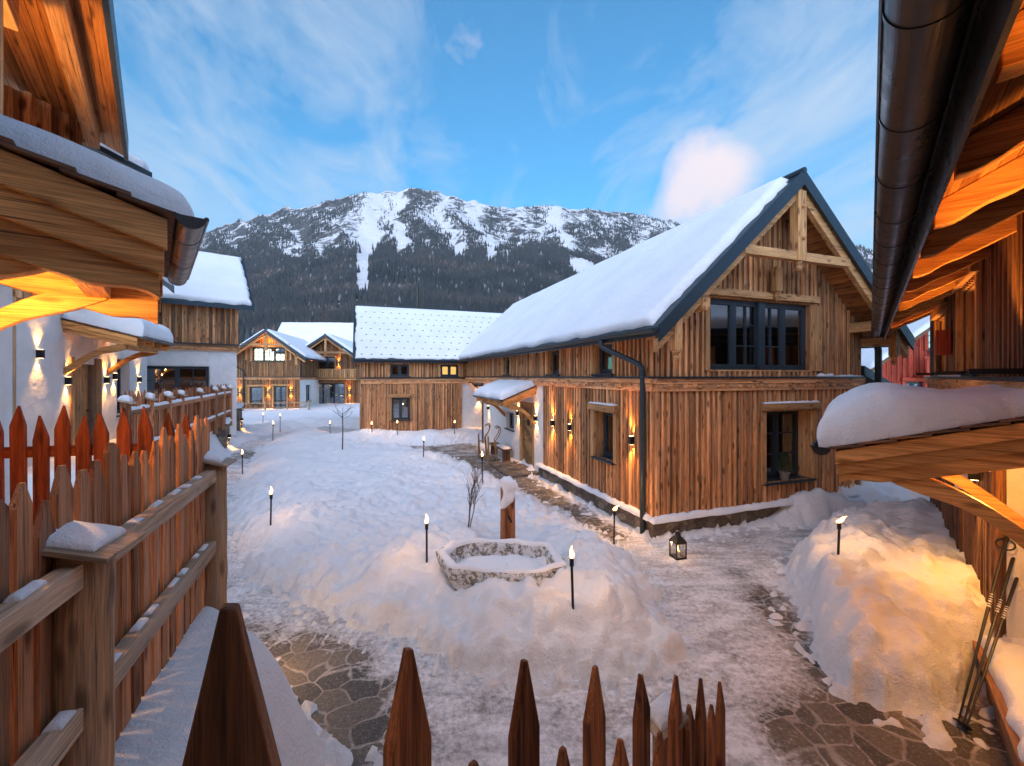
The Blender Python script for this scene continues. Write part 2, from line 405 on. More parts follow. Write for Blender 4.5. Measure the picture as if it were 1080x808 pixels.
def window(H, O, ax, nrm, a0, a1, z0, z1, casements=2, rows=3, cols=1, recess=.12, proud=.06, lintel=True, casing=True, sill=True,
           fw=.06, lit=None, room=True, lintel_over=.14, casing_w=.12, curtain=0, plain_reveal=None, over_snow=False, woodmat=None, part='window', muntin_in=None):
    O = Vector(O); ax = V3(ax, 0); nrm = V3(nrm, 0); wm = woodmat or M['timber']
    at = lambda x, o, z: O+ax*x+nrm*o+UP*z
    fr = MB(); gl = MB()
    def bar(x0, x1, zz0, zz1, d=.07, off=0):
        fr.obox(at(x0, -recess-d+off, zz0), ax, nrm, UP, x1-x0, d, zz1-zz0)
    bar(a0, a1, z0, z0+fw); bar(a0, a1, z1-fw, z1); bar(a0, a0+fw, z0+fw, z1-fw); bar(a1-fw, a1, z0+fw, z1-fw)
    w = (a1-a0)/casements
    for c in range(casements):
        x0 = a0+c*w; x1 = x0+w
        if c: bar(x0-fw*.55, x0+fw*.55, z0+fw, z1-fw, .08, .012)
        s = .045
        xa = x0+(fw if c == 0 else fw*.55); xb = x1-(fw if c == casements-1 else fw*.55)
        bar(xa, xb, z0+fw, z0+fw+s, .05, .006); bar(xa, xb, z1-fw-s, z1-fw, .05, .006)
        bar(xa, xa+s, z0+fw+s, z1-fw-s, .05, .006); bar(xb-s, xb, z0+fw+s, z1-fw-s, .05, .006)
        if muntin_in is not None and c not in muntin_in: continue
        for r in range(1, rows):
            zz = z0+fw+(z1-z0-2*fw)*r/rows; bar(xa+s, xb-s, zz-.013, zz+.013, .045, .004)
        for q in range(1, cols):
            xx = xa+(xb-xa)*q/cols; bar(xx-.013, xx+.013, z0+fw+s, z1-fw-s, .047, .005)
    wd = fr.build(part, M['frame'], H, bevel=.004)
    gl.obox(at(a0+.02, -recess-.04, z0+.02), ax, nrm, UP, a1-a0-.04, .008, z1-z0-.04)
    gl.build('pane', M['glass'], wd)
    if lit:
        li = MB(); li.obox(at(a0+.02, -recess-.2, z0+.02), ax, nrm, UP, a1-a0-.04, .02, z1-z0-.04); li.build('lit_blind', M['lit'], wd)
    elif room:
        rm = MB(); D = 1.3; e = .25
        A = lambda x, o, z: at(x, -recess-.09-o, z)
        x0, x1, y0, y1 = a0-e, a1+e, z0-e, z1+.1
        rm.raw([A(x0,0,y0),A(x1,0,y0),A(x1,0,y1),A(x0,0,y1),A(x0,D,y0),A(x1,D,y0),A(x1,D,y1),A(x0,D,y1)],
               [(4,5,6,7),(0,1,5,4),(1,2,6,5),(2,3,7,6),(3,0,4,7)])
        rm.build('room_interior', M['room'], wd)
    if curtain:
        cu = MB(); P = []
        n = 28; x0, x1 = (a0+fw, a0+fw+(a1-a0)*curtain) if curtain > 0 else (a1-fw+(a1-a0)*curtain, a1-fw)
        for i in range(n):
            for zz in (z0+.03, z1-.03):
                P.append(at(x0+(x1-x0)*i/(n-1), -recess-.18+.03*math.sin(i*1.35), zz))
        cu.grid(P, n, 2); cu.build('curtain', M['curtain'], wd, smooth=True)
    if recess > .03:
        rv = MB(); t = .03; m = plain_reveal or wm
        rv.obox(at(a0-t, -recess-.05, z0-t), ax, nrm, UP, t-.002, recess+.05+proud, z1-z0+2*t, 2); rv.obox(at(a1+.002, -recess-.05, z0-t), ax, nrm, UP, t, recess+.05+proud, z1-z0+2*t, 2)
        rv.obox(at(a0, -recess-.05, z1+.002), ax, nrm, UP, a1-a0, recess+.05+proud, t, 0)
        if not sill: rv.obox(at(a0, -recess-.05, z0-t-.002), ax, nrm, UP, a1-a0, recess+.05+proud, t, 0)
        rv.build('reveal', m, wd)
    if casing:
        for xx in (a0-casing_w-.032, a1+.032):
            cs = MB(); cs.obox(at(xx, .03, z0-.02), ax, nrm, UP, casing_w, .045+proud*.4, z1-z0+.04, 2); cs.build('casing', wm, wd, bevel=.004)
    if lintel:
        lt = MB(); lo = lintel_over
        lt.obox(at(a0-lo-.05, -.0, z1+.035), ax, nrm, UP, a1-a0+2*lo+.1, .10+proud, .15, 0); li = lt.build('lintel', wm, wd, bevel=.006)
        if over_snow:
            sn = MB(); snow_pad(sn, at(a0-lo, .03, z1+.187), ax, nrm, UP, a1-a0+2*lo, .09+proud*.7, .035, .04, 5, 40, 5, lumps=1.0); sn.build('snow', M['snow'], li, smooth=True)
    if sill:
        si = MB(); si.obox(at(a0-.06, -recess+.001, z0-.05), ax, nrm, UP, a1-a0+.12, recess+proud+.07, .045, 0); si.build('sill', M['teal'], wd, bevel=.004)
    return wd

def snow_pad(mb, O, U, V, N, lu, lv, t, edge, seed=0, nu=24, nv=16, lumps=.35, over=.02, prof=None, rag=.05):
    O = Vector(O); U = Vector(U).normalized(); V = Vector(V).normalized(); N = Vector(N).normalized()
    a = np.linspace(0, 1, nu)[:, None]*np.ones((1, nv)); b = np.ones((nu, 1))*np.linspace(0, 1, nv)[None, :]
    # denser towards the rim
    wr = lambda q: q+.11*np.sin(2*np.pi*q)*-1*.9
    a = np.clip(wr(a), 0, 1); b = np.clip(wr(b), 0, 1)
    x = a*lu; y = b*lv
    d = np.minimum(np.minimum(x, lu-x), np.minimum(y, lv-y))
    q = np.clip(d/edge, 0, 1); h = t*np.sqrt(np.clip(1-(1-q)**2, 0, 1))
    sc = 1.0/max(.12, min(1.2, min(lu, lv)*.6))
    nz = fbm(x*sc+seed*3.1, y*sc+seed*1.7, 3, seed)-.5
    nf = fbm(x*7+seed, y*7+seed, 3, seed+5)-.5
    h = h*(1+lumps*1.3*nz)+t*.12*nf*q*min(1, lumps*2)
    if prof is not None: h = h*prof(a, b)
    h = np.maximum(h, .003)
    rim = 1-q
    ox = (vnoise(x*5+seed, y*5, seed+9)-.5)*rag*rim*2; 
    cx = (a-.5)*2; cy = (b-.5)*2
    x = x+np.sign(cx)*(np.abs(cx) > .98)*0+ox*np.sign(cx)*(np.abs(cx) > .75)*min(1, lu*2); y = y+ox*np.sign(cy)*(np.abs(cy) > .75)*min(1, lv*2)
    P = [O+U*float(x[i,j])+V*float(y[i,j])+N*float(h[i,j]) for i in range(nu) for j in range(nv)]
    F = [(i*nv+j, (i+1)*nv+j, (i+1)*nv+j+1, i*nv+j+1) for i in range(nu-1) for j in range(nv-1)]
    B = [(i, 0) for i in range(nu)]+[(nu-1, j) for j in range(1, nv)]+[(i, nv-1) for i in range(nu-2, -1, -1)]+[(0, j) for j in range(nv-2, 0, -1)]
    base = len(P); 
    for (i, j) in B: P.append(O+U*float(x[i,j])+V*float(y[i,j])-N*.004)
    nb = len(B)
    for k in range(nb):
        i0 = B[k][0]*nv+B[k][1]; i1 = B[(k+1) % nb][0]*nv+B[(k+1) % nb][1]
        F.append((i1, i0, base+k, base+(k+1) % nb))
    F.append(tuple(base+k for k in range(nb-1, -1, -1)))
    if U.cross(V).dot(N) < 0: F = [tuple(reversed(f)) for f in F]
    mb.raw(P, F)

def gutter_mesh(mb, a, b, r, rings=.8, cap=True):
    a = Vector(a); b = Vector(b); d = (b-a).normalized(); sd = d.cross(UP).normalized(); L = (b-a).length
    n = 30
    arc = [(math.cos(math.pi+math.pi*i/n)*r, math.sin(math.pi+math.pi*i/n)*r) for i in range(n+1)]
    inn = [(x*.93, y*.93) for x, y in reversed(arc)]
    P = []; F = []
    prof = arc+inn
    m = len(prof)
    for q in (a, b):
        for x, y in prof: P.append(q+sd*x+UP*y)
    for k in range(m): F.append((k, (k+1) % m, (k+1) % m+m, k+m))
    mb.raw(P, F)
    if cap:
        for q, s in ((a, -1), (b, 1)):
            mb.prism(arc, q-d*(.004 if s < 0 else 0), sd, UP, d, .008)
    mb.tube([a+sd*r*1.02, b+sd*r*1.02], .012, 6); mb.tube([a-sd*r*1.02, b-sd*r*1.02], .009, 6)
    k = rings*.5
    while rings and k < L:
        q = a+d*k
        ring = [(x*1.035, y*1.035) for x, y in arc]; rin = [(x*.995, y*.995) for x, y in reversed(arc)]
        pr = ring+rin; P = [q+sd*x+UP*y for x, y in pr]+[q+d*.022+sd*x+UP*y for x, y in pr]
        m2 = len(pr)
        mb.raw(P, [(i, (i+1) % m2, (i+1) % m2+m2, i+m2) for i in range(m2)]+[tuple(range(m2))[::-1], tuple(range(m2, 2*m2))])
        k += rings

def roof(H, axis, s0, s1, t0, t1, ze, zr, th=.16, snow=.28, m0=.25, m1=.05, em=.06, barge=True, guards=False, soffit=True, seed=1, edge=.3, ridge=True, smat=None, bargew=.26, gut=None, snow_sides=(1, 1), m_ridge=.02, bmat=None):
    def P(s, t, z): return Vector((s, t, z)) if axis == 'y' else Vector((t, s, z))
    sm = (s0+s1)/2
    rf = MB()
    for sa in (s0, s1):
        rf.hexa([P(sa,t0,ze-th), P(sm,t0,zr-th), P(sm,t1,zr-th), P(sa,t1,ze-th), P(sa,t0,ze), P(sm,t0,zr), P(sm,t1,zr), P(sa,t1,ze)], 1)
    r = rf.build('roof', M['teal'], H)
    for k, sa in enumerate((s0, s1)):
        if snow and snow_sides[k]:
            sl = P(sm, 0, zr)-P(sa, 0, ze); ln = sl.length; sl.normalize()
            tt = (P(0,1,0)-P(0,0,0)).normalized(); n = tt.cross(sl); n = n if n.z > 0 else -n
            sn = MB()
            snow_pad(sn, P(sa, t0+m0, ze)+sl*em+n*.006, tt, sl, n, t1-t0-m0-m1, ln-em-m_ridge, snow, edge, seed+k, 60, 34, lumps=.22, rag=.06)
            sn.build('snow', M['snow_roof'], r, smooth=True)
            if guards:
                g = MB(); nr = 8; nc = 19
                for i in range(nr):
                    for j in range(nc):
                        q = P(sa, t0+m0+.25+(j+(i % 2)*.5)*(t1-t0-m0-m1-.5)/nc, ze)+sl*(em+.25+i*(ln-.5)/nr)+n*(snow*.72)
                        g.obox(q, tt, sl, n, .09, .06, snow*.5)
                tag(g.build('snow_guard', M['frame'], r), kind='stuff')
        if soffit:
            sf = MB(); nn = max(6, int(abs(sm-sa)/.13))
            for i in range(nn):
                f0 = .015+.97*i/nn; f1 = .015+.97*(i+1)/nn-.004
                A0 = (sa+(sm-sa)*f0, ze+(zr-ze)*f0-th-.004); A1 = (sa+(sm-sa)*f1, ze+(zr-ze)*f1-th-.004)
                sf.hexa([P(A0[0],t0+.02,A0[1]-.02), P(A1[0],t0+.02,A1[1]-.02), P(A1[0],t1-.02,A1[1]-.02), P(A0[0],t1-.02,A0[1]-.02),
                         P(A0[0],t0+.02,A0[1]), P(A1[0],t0+.02,A1[1]), P(A1[0],t1-.02,A1[1]), P(A0[0],t1-.02,A0[1])], 1)
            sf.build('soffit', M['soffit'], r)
        if barge:
            for te, dt in ((t0, -.045), (t1, .045)):
                bb = MB()
                bb.hexa([P(sa,te,ze-bargew+.04), P(sm,te,zr-bargew+.04), P(sm,te+dt,zr-bargew+.04), P(sa,te+dt,ze-bargew+.04),
                         P(sa,te,ze+.045), P(sm,te,zr+.045), P(sm,te+dt,zr+.045), P(sa,te+dt,ze+.045)], 0)
                bb.build('barge_board', bmat or M['teal'], r)
    if ridge:
        rd = MB(); rd.tube([P(sm, t0-.05, zr+.03), P(sm, t1+.05, zr+.03)], .06, 8); rd.build('ridge_cap', M['teal'], r)
    if gut:
        for sa, sg in ((s0, -1), (s1, 1)):
            g = MB(); gutter_mesh(g, P(sa+sg*.06, t0, ze-.02), P(sa+sg*.06, t1, ze-.02), gut); g.build('gutter', M['teal'], r, smooth=False)
    return r

def wavy(D, z_of, h, n=14, amp=.03, end=.12):
    """side profile of a carved rafter, top along z_of(x), depth h, scalloped tail near x = D"""
    top = [(0, z_of(0)), (D, z_of(D))]
    bot = []
    for i in range(n+1):
        x = D*(1-i/n); u = 1-i/n
        dip = 0
        if u > .55: dip = amp*math.sin((u-.55)/.45*math.pi*2)*1.0+end*((u-.55)/.45)**2*.5
        bot.append((x, z_of(x)-h+dip))
    return top+bot

def canopy(H, W, al, ou, L, D, zw, ze, fh=.34, snow=.3, gr=.07, seed=3, nraf=3, brace=True, lampcol=None, prof=None, edge=.28, gut=True, fascia_mat=None, snow_over=.1, brace_drop=.75, sn_u=(0,0), beam_in=.22, gut_ends=(.02,.02)):
    W = Vector(W); al = V3(al, 0); ou = V3(ou, 0); fm = fascia_mat or M['spruce']
    at = lambda a, o, z: W+al*a+ou*o+UP*z
    zt = lambda o: zw+(ze-zw)*o/D
    dk = MB()
    n = 7
    for i in range(n):   # shingle courses, each a little proud of the next
        o0 = D*i/n; o1 = D*(i+1)/n+.05; 
        z0, z1 = zt(o0)+.006, zt(o1)+.030
        dk.hexa([at(-.03,o0,z0), at(L+.03,o0,z0), at(L+.03,o1,z1), at(-.03,o1,z1), at(-.03,o0,z0+.016), at(L+.03,o0,z0+.016), at(L+.03,o1,z1+.018), at(-.03,o1,z1+.018)], 1, random.random())
    cp = dk.build('canopy', M['slat_dark'], H)
    bd = MB(); nb = 9
    for i in range(nb):
        o0 = D*i/nb; o1 = D*(i+1)/nb-.004
        bd.hexa([at(.02,o0,zt(o0)-.024), at(L-.02,o0,zt(o0)-.024), at(L-.02,o1,zt(o1)-.024), at(.02,o1,zt(o1)-.024), at(.02,o0,zt(o0)-.002), at(L-.02,o0,zt(o0)-.002), at(L-.02,o1,zt(o1)-.002), at(.02,o1,zt(o1)-.002)], 0, random.random())
    bd.build('ceiling_boards', M['spruce'], cp)
    h1, h2, h3 = fh*.34, fh*.30, fh*.36
    for e, sgn in ((0, 1), (L, -1)):
        def lay(off, th, za, zb, d, wob=False):
            f = MB()
            pts = [(0, zt(0)-za), (d, zt(d)-za)]
            if wob: 
                for i in range(11):
                    u = i/10; x = d*(1-u*.34); pts.append((x, zt(x)-zb+.03*math.sin(u*math.pi*2.2)*(1-u)+.045*(1-u)))
            else: pts.append((d, zt(d)-zb))
            pts.append((0, zt(0)-zb))
            f.prism(pts, at(e+sgn*off, 0, 0), ou, UP, al*sgn, th)
            return f.build('fascia', fm, cp, bevel=.005)
        lay(.0, .045, 0, h1, D); lay(.032, .05, h1*.96, h1+h2, D-.012); lay(.07, .11, h1*.8, h1+h2+h3, D-.03, True)
    for k in range(nraf):
        a = L*(k+1)/(nraf+1)-.04
        f = MB(); f.prism(wavy(D-.03, lambda x: zt(x)-.028, .15, 16, .02, .08), at(a, 0, 0), ou, UP, al, .08); f.build('rafter', fm, cp, bevel=.004)
    bo = D*(1-beam_in); bz = zt(bo)-.028-.15
    f = MB(); f.obox(at(.19, bo-.06, bz-.16), al, ou, UP, L-.38, .13, .16, 0); f.build('eave_beam', fm, cp, bevel=.005)
    if brace:
        for a in (.10, L-.20):
            pts = []; m = 12
            for i in range(m+1):
                u = i/m; x = bo*u*1.05; z = bz-.02-brace_drop*(1-u)**1.0+.12*math.sin(u*math.pi)
                pts.append((x, z))
            for i in range(m+1):
                u = 1-i/m; x = bo*u*1.05; z = bz-.02-brace_drop*(1-u)+.12*math.sin(u*math.pi)-.15-.02*math.sin(u*math.pi*3)
                pts.append((x, z))
            f = MB(); f.prism(pts, at(a, 0, 0), ou, UP, al, .10); f.build('brace', fm, cp, bevel=.006)
    if gut:
        g = MB(); gutter_mesh(g, at(-gut_ends[0], D+.03+gr, ze+.03), at(L+gut_ends[1], D+.03+gr, ze+.03), gr, .7); g.build('gutter', M['gutter'], cp)
    if snow:
        sl = (at(0, D, ze)-at(0, 0, zw)).normalized(); nn = al.cross(sl); nn = nn if nn.z > 0 else -nn
        ln = (at(0, D, ze)-at(0, 0, zw)).length
        sn = MB(); snow_pad(sn, at(.02+sn_u[0], 0, zw+.045), al, sl, nn, L-.04-sn_u[0]-sn_u[1], ln+snow_over, snow, edge, seed, 48, 40, lumps=.3, prof=prof, rag=.03)
        sn.build('snow', M['snow'], cp, smooth=True)
    return cp

def wall_lamp(H, p, nrm, power=14, up=True, down=True, col=WARM, size=.09, h=.17):
    p = Vector(p); nrm = V3(nrm, 0); sd = nrm.cross(UP)
    mb = MB(); mb.obox(p-sd*size/2-UP*h/2, sd, nrm, UP, size, size*1.1, h); mb.obox(p-sd*.03-UP*.03-nrm*.0, sd, nrm, UP, .06, .012, .06)
    l = mb.build('wall_lamp', M['iron'], H, bevel=.004)
    ln = MB()
    if up: ln.obox(p-sd*size*.35+nrm*size*.2+UP*(h/2+.001), sd, nrm, UP, size*.7, size*.7, .004)
    if down: ln.obox(p-sd*size*.35+nrm*size*.2-UP*(h/2+.005), sd, nrm, UP, size*.7, size*.7, .004)
    ln.build('lens', M['bulb'], l)
    q = p+nrm*(size*.62)
    if up: light('lamp_light', 'SPOT', q+UP*(h/2+.02), power, col, l, .025, (math.pi, 0, 0), R(85), .9)
    if down: light('lamp_light', 'SPOT', q-UP*(h/2+.02), power, col, l, .025, (0, 0, 0), R(85), .9)
    return l

def ledge(H, O, ax, nrm, L, z, mat=None, snowbits=False, sheet=.03, seed=1, name='ledge'):
    """storey ledge: dark drip sheet above a timber board with a scalloped lower board"""
    O = Vector(O); ax = V3(ax, 0); nrm = V3(nrm, 0)
    at = lambda x, o, zz: O+ax*x+nrm*o+UP*zz
    b = MB(); b.obox(at(-.02, .0, z-.30), ax, nrm, UP, L+.04, .10, .15, 0); b.obox(at(-.04, .0, z-.145), ax, nrm, UP, L+.08, .135, .10, 0)
    # scalloped edging
    n = max(4, int(L/.12)); st = L/n
    for i in range(n):
        pts = [(0, .05), (st-.006, .05)]+[(st*(1-k/6)-.003, -.045*math.sin(math.pi*k/6)) for k in range(7)]
        b.prism([(x, zz) for x, zz in pts], at(i*st, .101, z-.20), ax, UP, nrm, .018, .5+.3*random.random())
    l = b.build(name, mat or M['wood'], H)
    s = MB(); s.obox(at(-.05, -.0, z-.043), ax, nrm, UP, L+.1, .17, .04, 0); s.build('drip_sheet', M['teal'], l)
    return l

def pipe(H, pts, r=.045, mat=None, name='downpipe'):
    # rounded path
    P = [Vector(p) for p in pts]; out = [P[0]]
    for i in range(1, len(P)-1):
        a = (P[i-1]-P[i]); b = (P[i+1]-P[i]); k = min(a.length, b.length)*.45; k = min(k, .16)
        A = P[i]+a.normalized()*k; B = P[i]+b.normalized()*k
        for u in range(6):
            t = u/5; out.append(A*(1-t)**2+P[i]*2*t*(1-t)+B*t*t)
    out.append(P[-1])
    mb = MB(); mb.tube(out, r, 12); return mb.build(name, mat or M['teal'], H, smooth=True)
CLOUD = (1.55, 1.75, 2.0); PUFF = (2.5, 2.1, 2.1); SKY = .15; SUN = .68; EXPO = 1.72; HAZE = .00008
# ------------------------------------------------------------------ MAIN CHALET
TH = R(19.7)
X_, Y_, NX, NY = Vector((1,0,0)), Vector((0,1,0)), Vector((-1,0,0)), Vector((0,-1,0))
H = tag(empty('chalet', (2.81, 8.37, 0), TH), 'large timber chalet with dark framed gable window and deep smooth snow on its long roof', 'house', 'timber chalets of the village')
W, LEN = 6.05, 15.4
ZE, ZR, SM = 4.07, 7.36, 3.02
EV, OV = .55, .80
zroof = lambda x: ZE-.17+(ZR-ZE)*(1-abs(x-SM)/(SM+EV))
# front (gable) faces
mb = MB()
op_low = [(2.90, 4.34, .86, 2.42)]
boards(mb, (0,0,0), X_, NY, W, .36, 2.92, op_low, jag=.05)
mb.build('front_wall', M['wood'], H)
mb = MB(); op_up = [(1.34, 4.28, 3.34, 4.84)]
boards(mb, (0,0,0), X_, NY, W, 3.2, lambda x: zroof(x)-.02, op_up)
mb.build('gable_wall', M['wood'], H)
# side faces: plaster far part, boarded near part, boarded knee wall
mb = MB(); op_s = [(LEN-2.12, LEN-1.32, 1.26, 2.36)]
# side wall runs from far (x=0) to the corner so that ax x UP gives the outward normal; a = LEN - b
boards(mb, (0,LEN,0), NY, NX, LEN, .36, 2.92, op_s+[(-1, LEN-5.25, 0, 4)], jag=.05)
boards(mb, (0,LEN,0), NY, NX, LEN, 3.2, 3.98, [(LEN-4.9, LEN-4.1, 3.26, 4.5), (LEN-2.25, LEN-1.38, 3.26, 4.5), (LEN-9.2, LEN-8.4, 3.26, 4.5)])
mb.build('side_wall', M['wood'], H)
mb = MB()
slabwall(mb, (0,12.3,0), NY, NX, 12.3-5.28, -.1, 2.95, .3, [(12.3-9.0, 12.3-8.12, 1.16, 1.8), (12.3-7.3, 12.3-6.3, -.2, 2.12)])
mb.box(.3, W-.1, 12.0, 12.3, -.1, 2.95)
mb.build('plaster_wall', M['plaster'], H)
mb = MB()   # back, right and the inner leaf
mb.box(W-.1, W, .1, 12.3, -.1, 2.95); mb.box(W-.1, W, .1, LEN, 2.95, 4.0); mb.box(.05, W-.1, LEN-.1, LEN, 2.95, 4.0); mb.box(.0, W, 12.2, LEN, 2.85, 2.95)
mb.box(.02, .08, 5.3, 9.0, 2.95, 4.0) if False else None
mb.build('rear_wall', M['wood_far'], H)
mb = MB(); mb.box(-.02, .22, 12.32, 12.56, -.1, 2.85); mb.build('corner_post', M['slat_dark'], H)
mb = MB()
for s0 in (0, 1):
    pass
pl = MB(); pl.box(-.075, W+.05, -.075, 0, -.3, .33); pl.box(-.075, 0, 0, 5.6, -.3, .33)
plo = pl.build('plinth', M['stonewall'], H)
sl = MB(); sl.box(-.12, W+.08, -.12, 0, .33, .365); sl.box(-.12, 0, .0, 5.6, .33, .365); sl.build('plinth_slab', M['stonewall'], plo)
sn = MB(); snow_pad(sn, (-.17, -.20, .365), X_, Y_, UP, W+.2, .20, .10, .09, 3, 90, 7, lumps=.8, rag=.06); sn.build('snow', M['snow'], plo, smooth=True); sn = MB(); snow_pad(sn, (-.19, -.02, .365), X_, Y_, UP, .19, 5.6, .09, .09, 4, 7, 90, lumps=.8, rag=.06)
sn.build('snow', M['snow'], plo, smooth=True)
ledge(H, (0,0,0), X_, NY, W, 3.2); ledge(H, (0,LEN,0), NY, NX, LEN, 3.2)
sn = MB(); snow_pad(sn, (4.55, -.165, 3.198), X_, Y_, UP, .42, .13, .07, .06, 8, 20, 8, lumps=.9); sn.build('ledge_snow', M['snow'], H, smooth=True); sn = MB(); snow_pad(sn, (5.0, -.165, 3.198), X_, Y_, UP, .95, .09, .035, .04, 9, 40, 6, lumps=1.2)
sn.build('ledge_snow', M['snow'], H, smooth=True)
# windows
window(H, (0,0,0), X_, NY, 1.34, 4.28, 3.34, 4.84, casements=4, rows=3, cols=2, muntin_in=(1, 2), recess=.04, proud=.07, lintel=True, casing=True, sill=False, lintel_over=.13, curtain=-.16, fw=.07, casing_w=.11)
mb = MB(); mb.box(2.72, 2.90, -.05, .02, 3.36, 4.82); mb.build('window_mullion', M['frame'], H, bevel=.005)
window(H, (0,0,0), X_, NY, 2.90, 4.34, .86, 2.42, casements=2, rows=3, cols=1, recess=.26, proud=.06, over_snow=True, curtain=-.30)
mb = MB(); mb.box(4.36, 4.66, -.085, -.03, 3.32, 4.84); mb.build('shutter_panel', M['timber'], H, bevel=.004)
window(H, (0,LEN,0), NY, NX, LEN-2.12, LEN-1.32, 1.26, 2.36, casements=1, rows=1, recess=.16, proud=.09, over_snow=True)
for b in (4.1, 1.38, 8.4):
    window(H, (0,LEN,0), NY, NX, LEN-b-.8, LEN-b, 3.27, 3.96, casements=1, rows=1, recess=.10, proud=.05, lintel=False, casing=True, sill=True)
window(H, (0,LEN,0), NY, NX, LEN-9.0, LEN-8.12, 1.16, 1.8, casements=1, rows=1, recess=.14, proud=.0, lintel=False, casing=False, plain_reveal=M['plaster'])
# roof
r = roof(H, 'y', -EV, 2*SM+EV, -OV, LEN+OV, ZE, ZR, snow=.15, m0=.20, edge=.16, barge=True, seed=11, bargew=.30)
g = MB(); gutter_mesh(g, (-EV-.07, -OV, ZE-.03), (-EV-.07, LEN+OV, ZE-.03), .07, .8); g.build('gutter', M['teal'], r)
g = MB(); gutter_mesh(g, (2*SM+EV+.07, -OV, ZE-.03), (2*SM+EV+.07, LEN+OV, ZE-.03), .07, .8); g.build('gutter', M['teal'], r)
# timber frame of the gable
slope = (ZR-ZE)/(SM+EV)
for sg in (-1, 1):
    for (off, w, dz, hh) in ((-OV+.05, .11, .20, .24),):
        mb = MB(); mb.beam((SM+sg*(SM+EV-.05), off+.06, ZE-.05-dz-.08), (SM+sg*.02, off+.06, ZR-dz-.14), w, hh, NY); 
        mb = MB(); a = (SM+sg*(SM+EV-.02)); 
        mb.hexa([(a,off,ZE-.16-hh-.04),(SM,off,ZR-.16-hh-.04-.02),(SM,off+w,ZR-.16-hh-.06),(a,off+w,ZE-.16-hh-.04),(a,off,ZE-.20),(SM,off,ZR-.20),(SM,off+w,ZR-.20),(a,off+w,ZE-.20)], 0)
        mb.build('gable_rafter', M['timber'], r, bevel=.006)
zc = 5.66; hw = (ZR-.35-zc)/slope
mb = MB(); mb.box(SM-hw-.05, SM+hw+.05, -OV+.03, -OV+.17, zc-.09, zc+.09); mb.build('collar_beam', M['timber'], r, bevel=.006)
mb = MB(); mb.box(SM-.12, SM+.12, -OV+.0, -OV+.19, zc-.10, ZR-.36)
mb.lathe([(.04,-.05),(.075,0),(.05,.05),(.085,.12),(.05,.2)], (SM, -OV+.09, zc-.24), 8)
mb.tube([(SM, -OV-.06, zc+.35), (SM, -OV+.01, zc+.35)], .035, 8); mb.tube([(SM, -OV-.06, zc+1.0), (SM, -OV+.01, zc+1.0)], .035, 8)
mb.build('king_post', M['timber'], r, bevel=.008)
mb = MB(); mb.box(SM-.09, SM+.09, -.30, -.16, zc-.62, zc-.1); mb.lathe([(.02,-.12),(.07,-.02),(.04,.05),(.08,.12)], (SM, -.23, zc-.72), 8)
mb.build('carved_pendant', M['timber'], r, bevel=.006)
for x in (.55, 2*SM-.35):
    z = ZE+slope*(min(x, 2*SM-x)+EV)-.52
    mb = MB(); mb.box(x-.09, x+.09, -OV+.02, .05, z-.13, z+.09); mb.build('purlin', M['timber'], r, bevel=.006)
for sx in (-.08, 2*SM+.08):
    mb = MB(); z1 = ZE+slope*(EV-.08)-.45
    mb.box(sx-.08, sx+.08, -OV+.02, -OV+.17, z1-.38, z1+.2)
    mb.lathe([(.015,-.16),(.06,-.08),(.03,-.03),(.085,.03),(.06,.09)], (sx, -OV+.095, z1-.44), 8)
    mb.box(sx-.09, sx+.09, -OV+.1, .04, z1-.14, z1+.06); mb.build('carved_bracket', M['timber'], r, bevel=.006)
# downpipe with swan neck
pipe(H, [(-EV-.07, .95, ZE-.08), (-EV-.07, .95, ZE-.24), (-.14, .18, ZE-.66), (-.14, .18, 1.5), (-.14, .18, .02)], .055)
# lamps
for b, z in ((4.49, 1.82), (3.39, 1.82), (.60, 1.86)):
    wall_lamp(H, (-.062, b, z), NX, 26)
for b, z in ((7.62, 1.85), (5.92, 1.82), (11.4, 1.78)):
    wall_lamp(H, (-.0, b, z), NX, 20)
# door
mb = MB(); n = 7
mb.box(-.0+.10, .16, 6.3, 7.3, -.02, 2.1)
d = mb.build('door', M['door'], H)
mb = MB()
for k in range(11):
    z0 = -.3+k*.26
    mb.prism([(6.36, z0), (7.24, z0+.55), (7.24, z0+.80), (6.36, z0+.25)], (.099,0,0), Y_, UP, NX, .018) if 0 <= z0 and z0+.8 < 2.1 else None
mb.build('door_panel', M['door'], d)
mb = MB(); mb.box(-.02, .12, 6.12, 6.3, -.02, 2.3); mb.box(-.02, .12, 7.3, 7.48, -.02, 2.3); mb.box(-.02, .12, 6.12, 7.48, 2.122, 2.3)
mb.build('door_frame', M['door'], d, bevel=.006)
mb = MB(); mb.tube([(.07, 7.18, .95), (.03, 7.18, .95), (.03, 7.05, .95)], .014, 6); mb.box(.085, .099, 7.15, 7.21, .85, 1.1); mb.build('handle', M['iron'], d)
canopy(H, (0, 9.3, 0), NY, NX, 3.4, 1.15, 2.88, 2.42, fh=.26, snow=.27, gr=.055, seed=21, nraf=3, brace_drop=.6)
mb = MB(); mb.obox((-1.1, 5.6, -.02), X_, Y_, UP, 1.1, 2.2, .10); mb.build('doorstep', M['stonewall'], H)
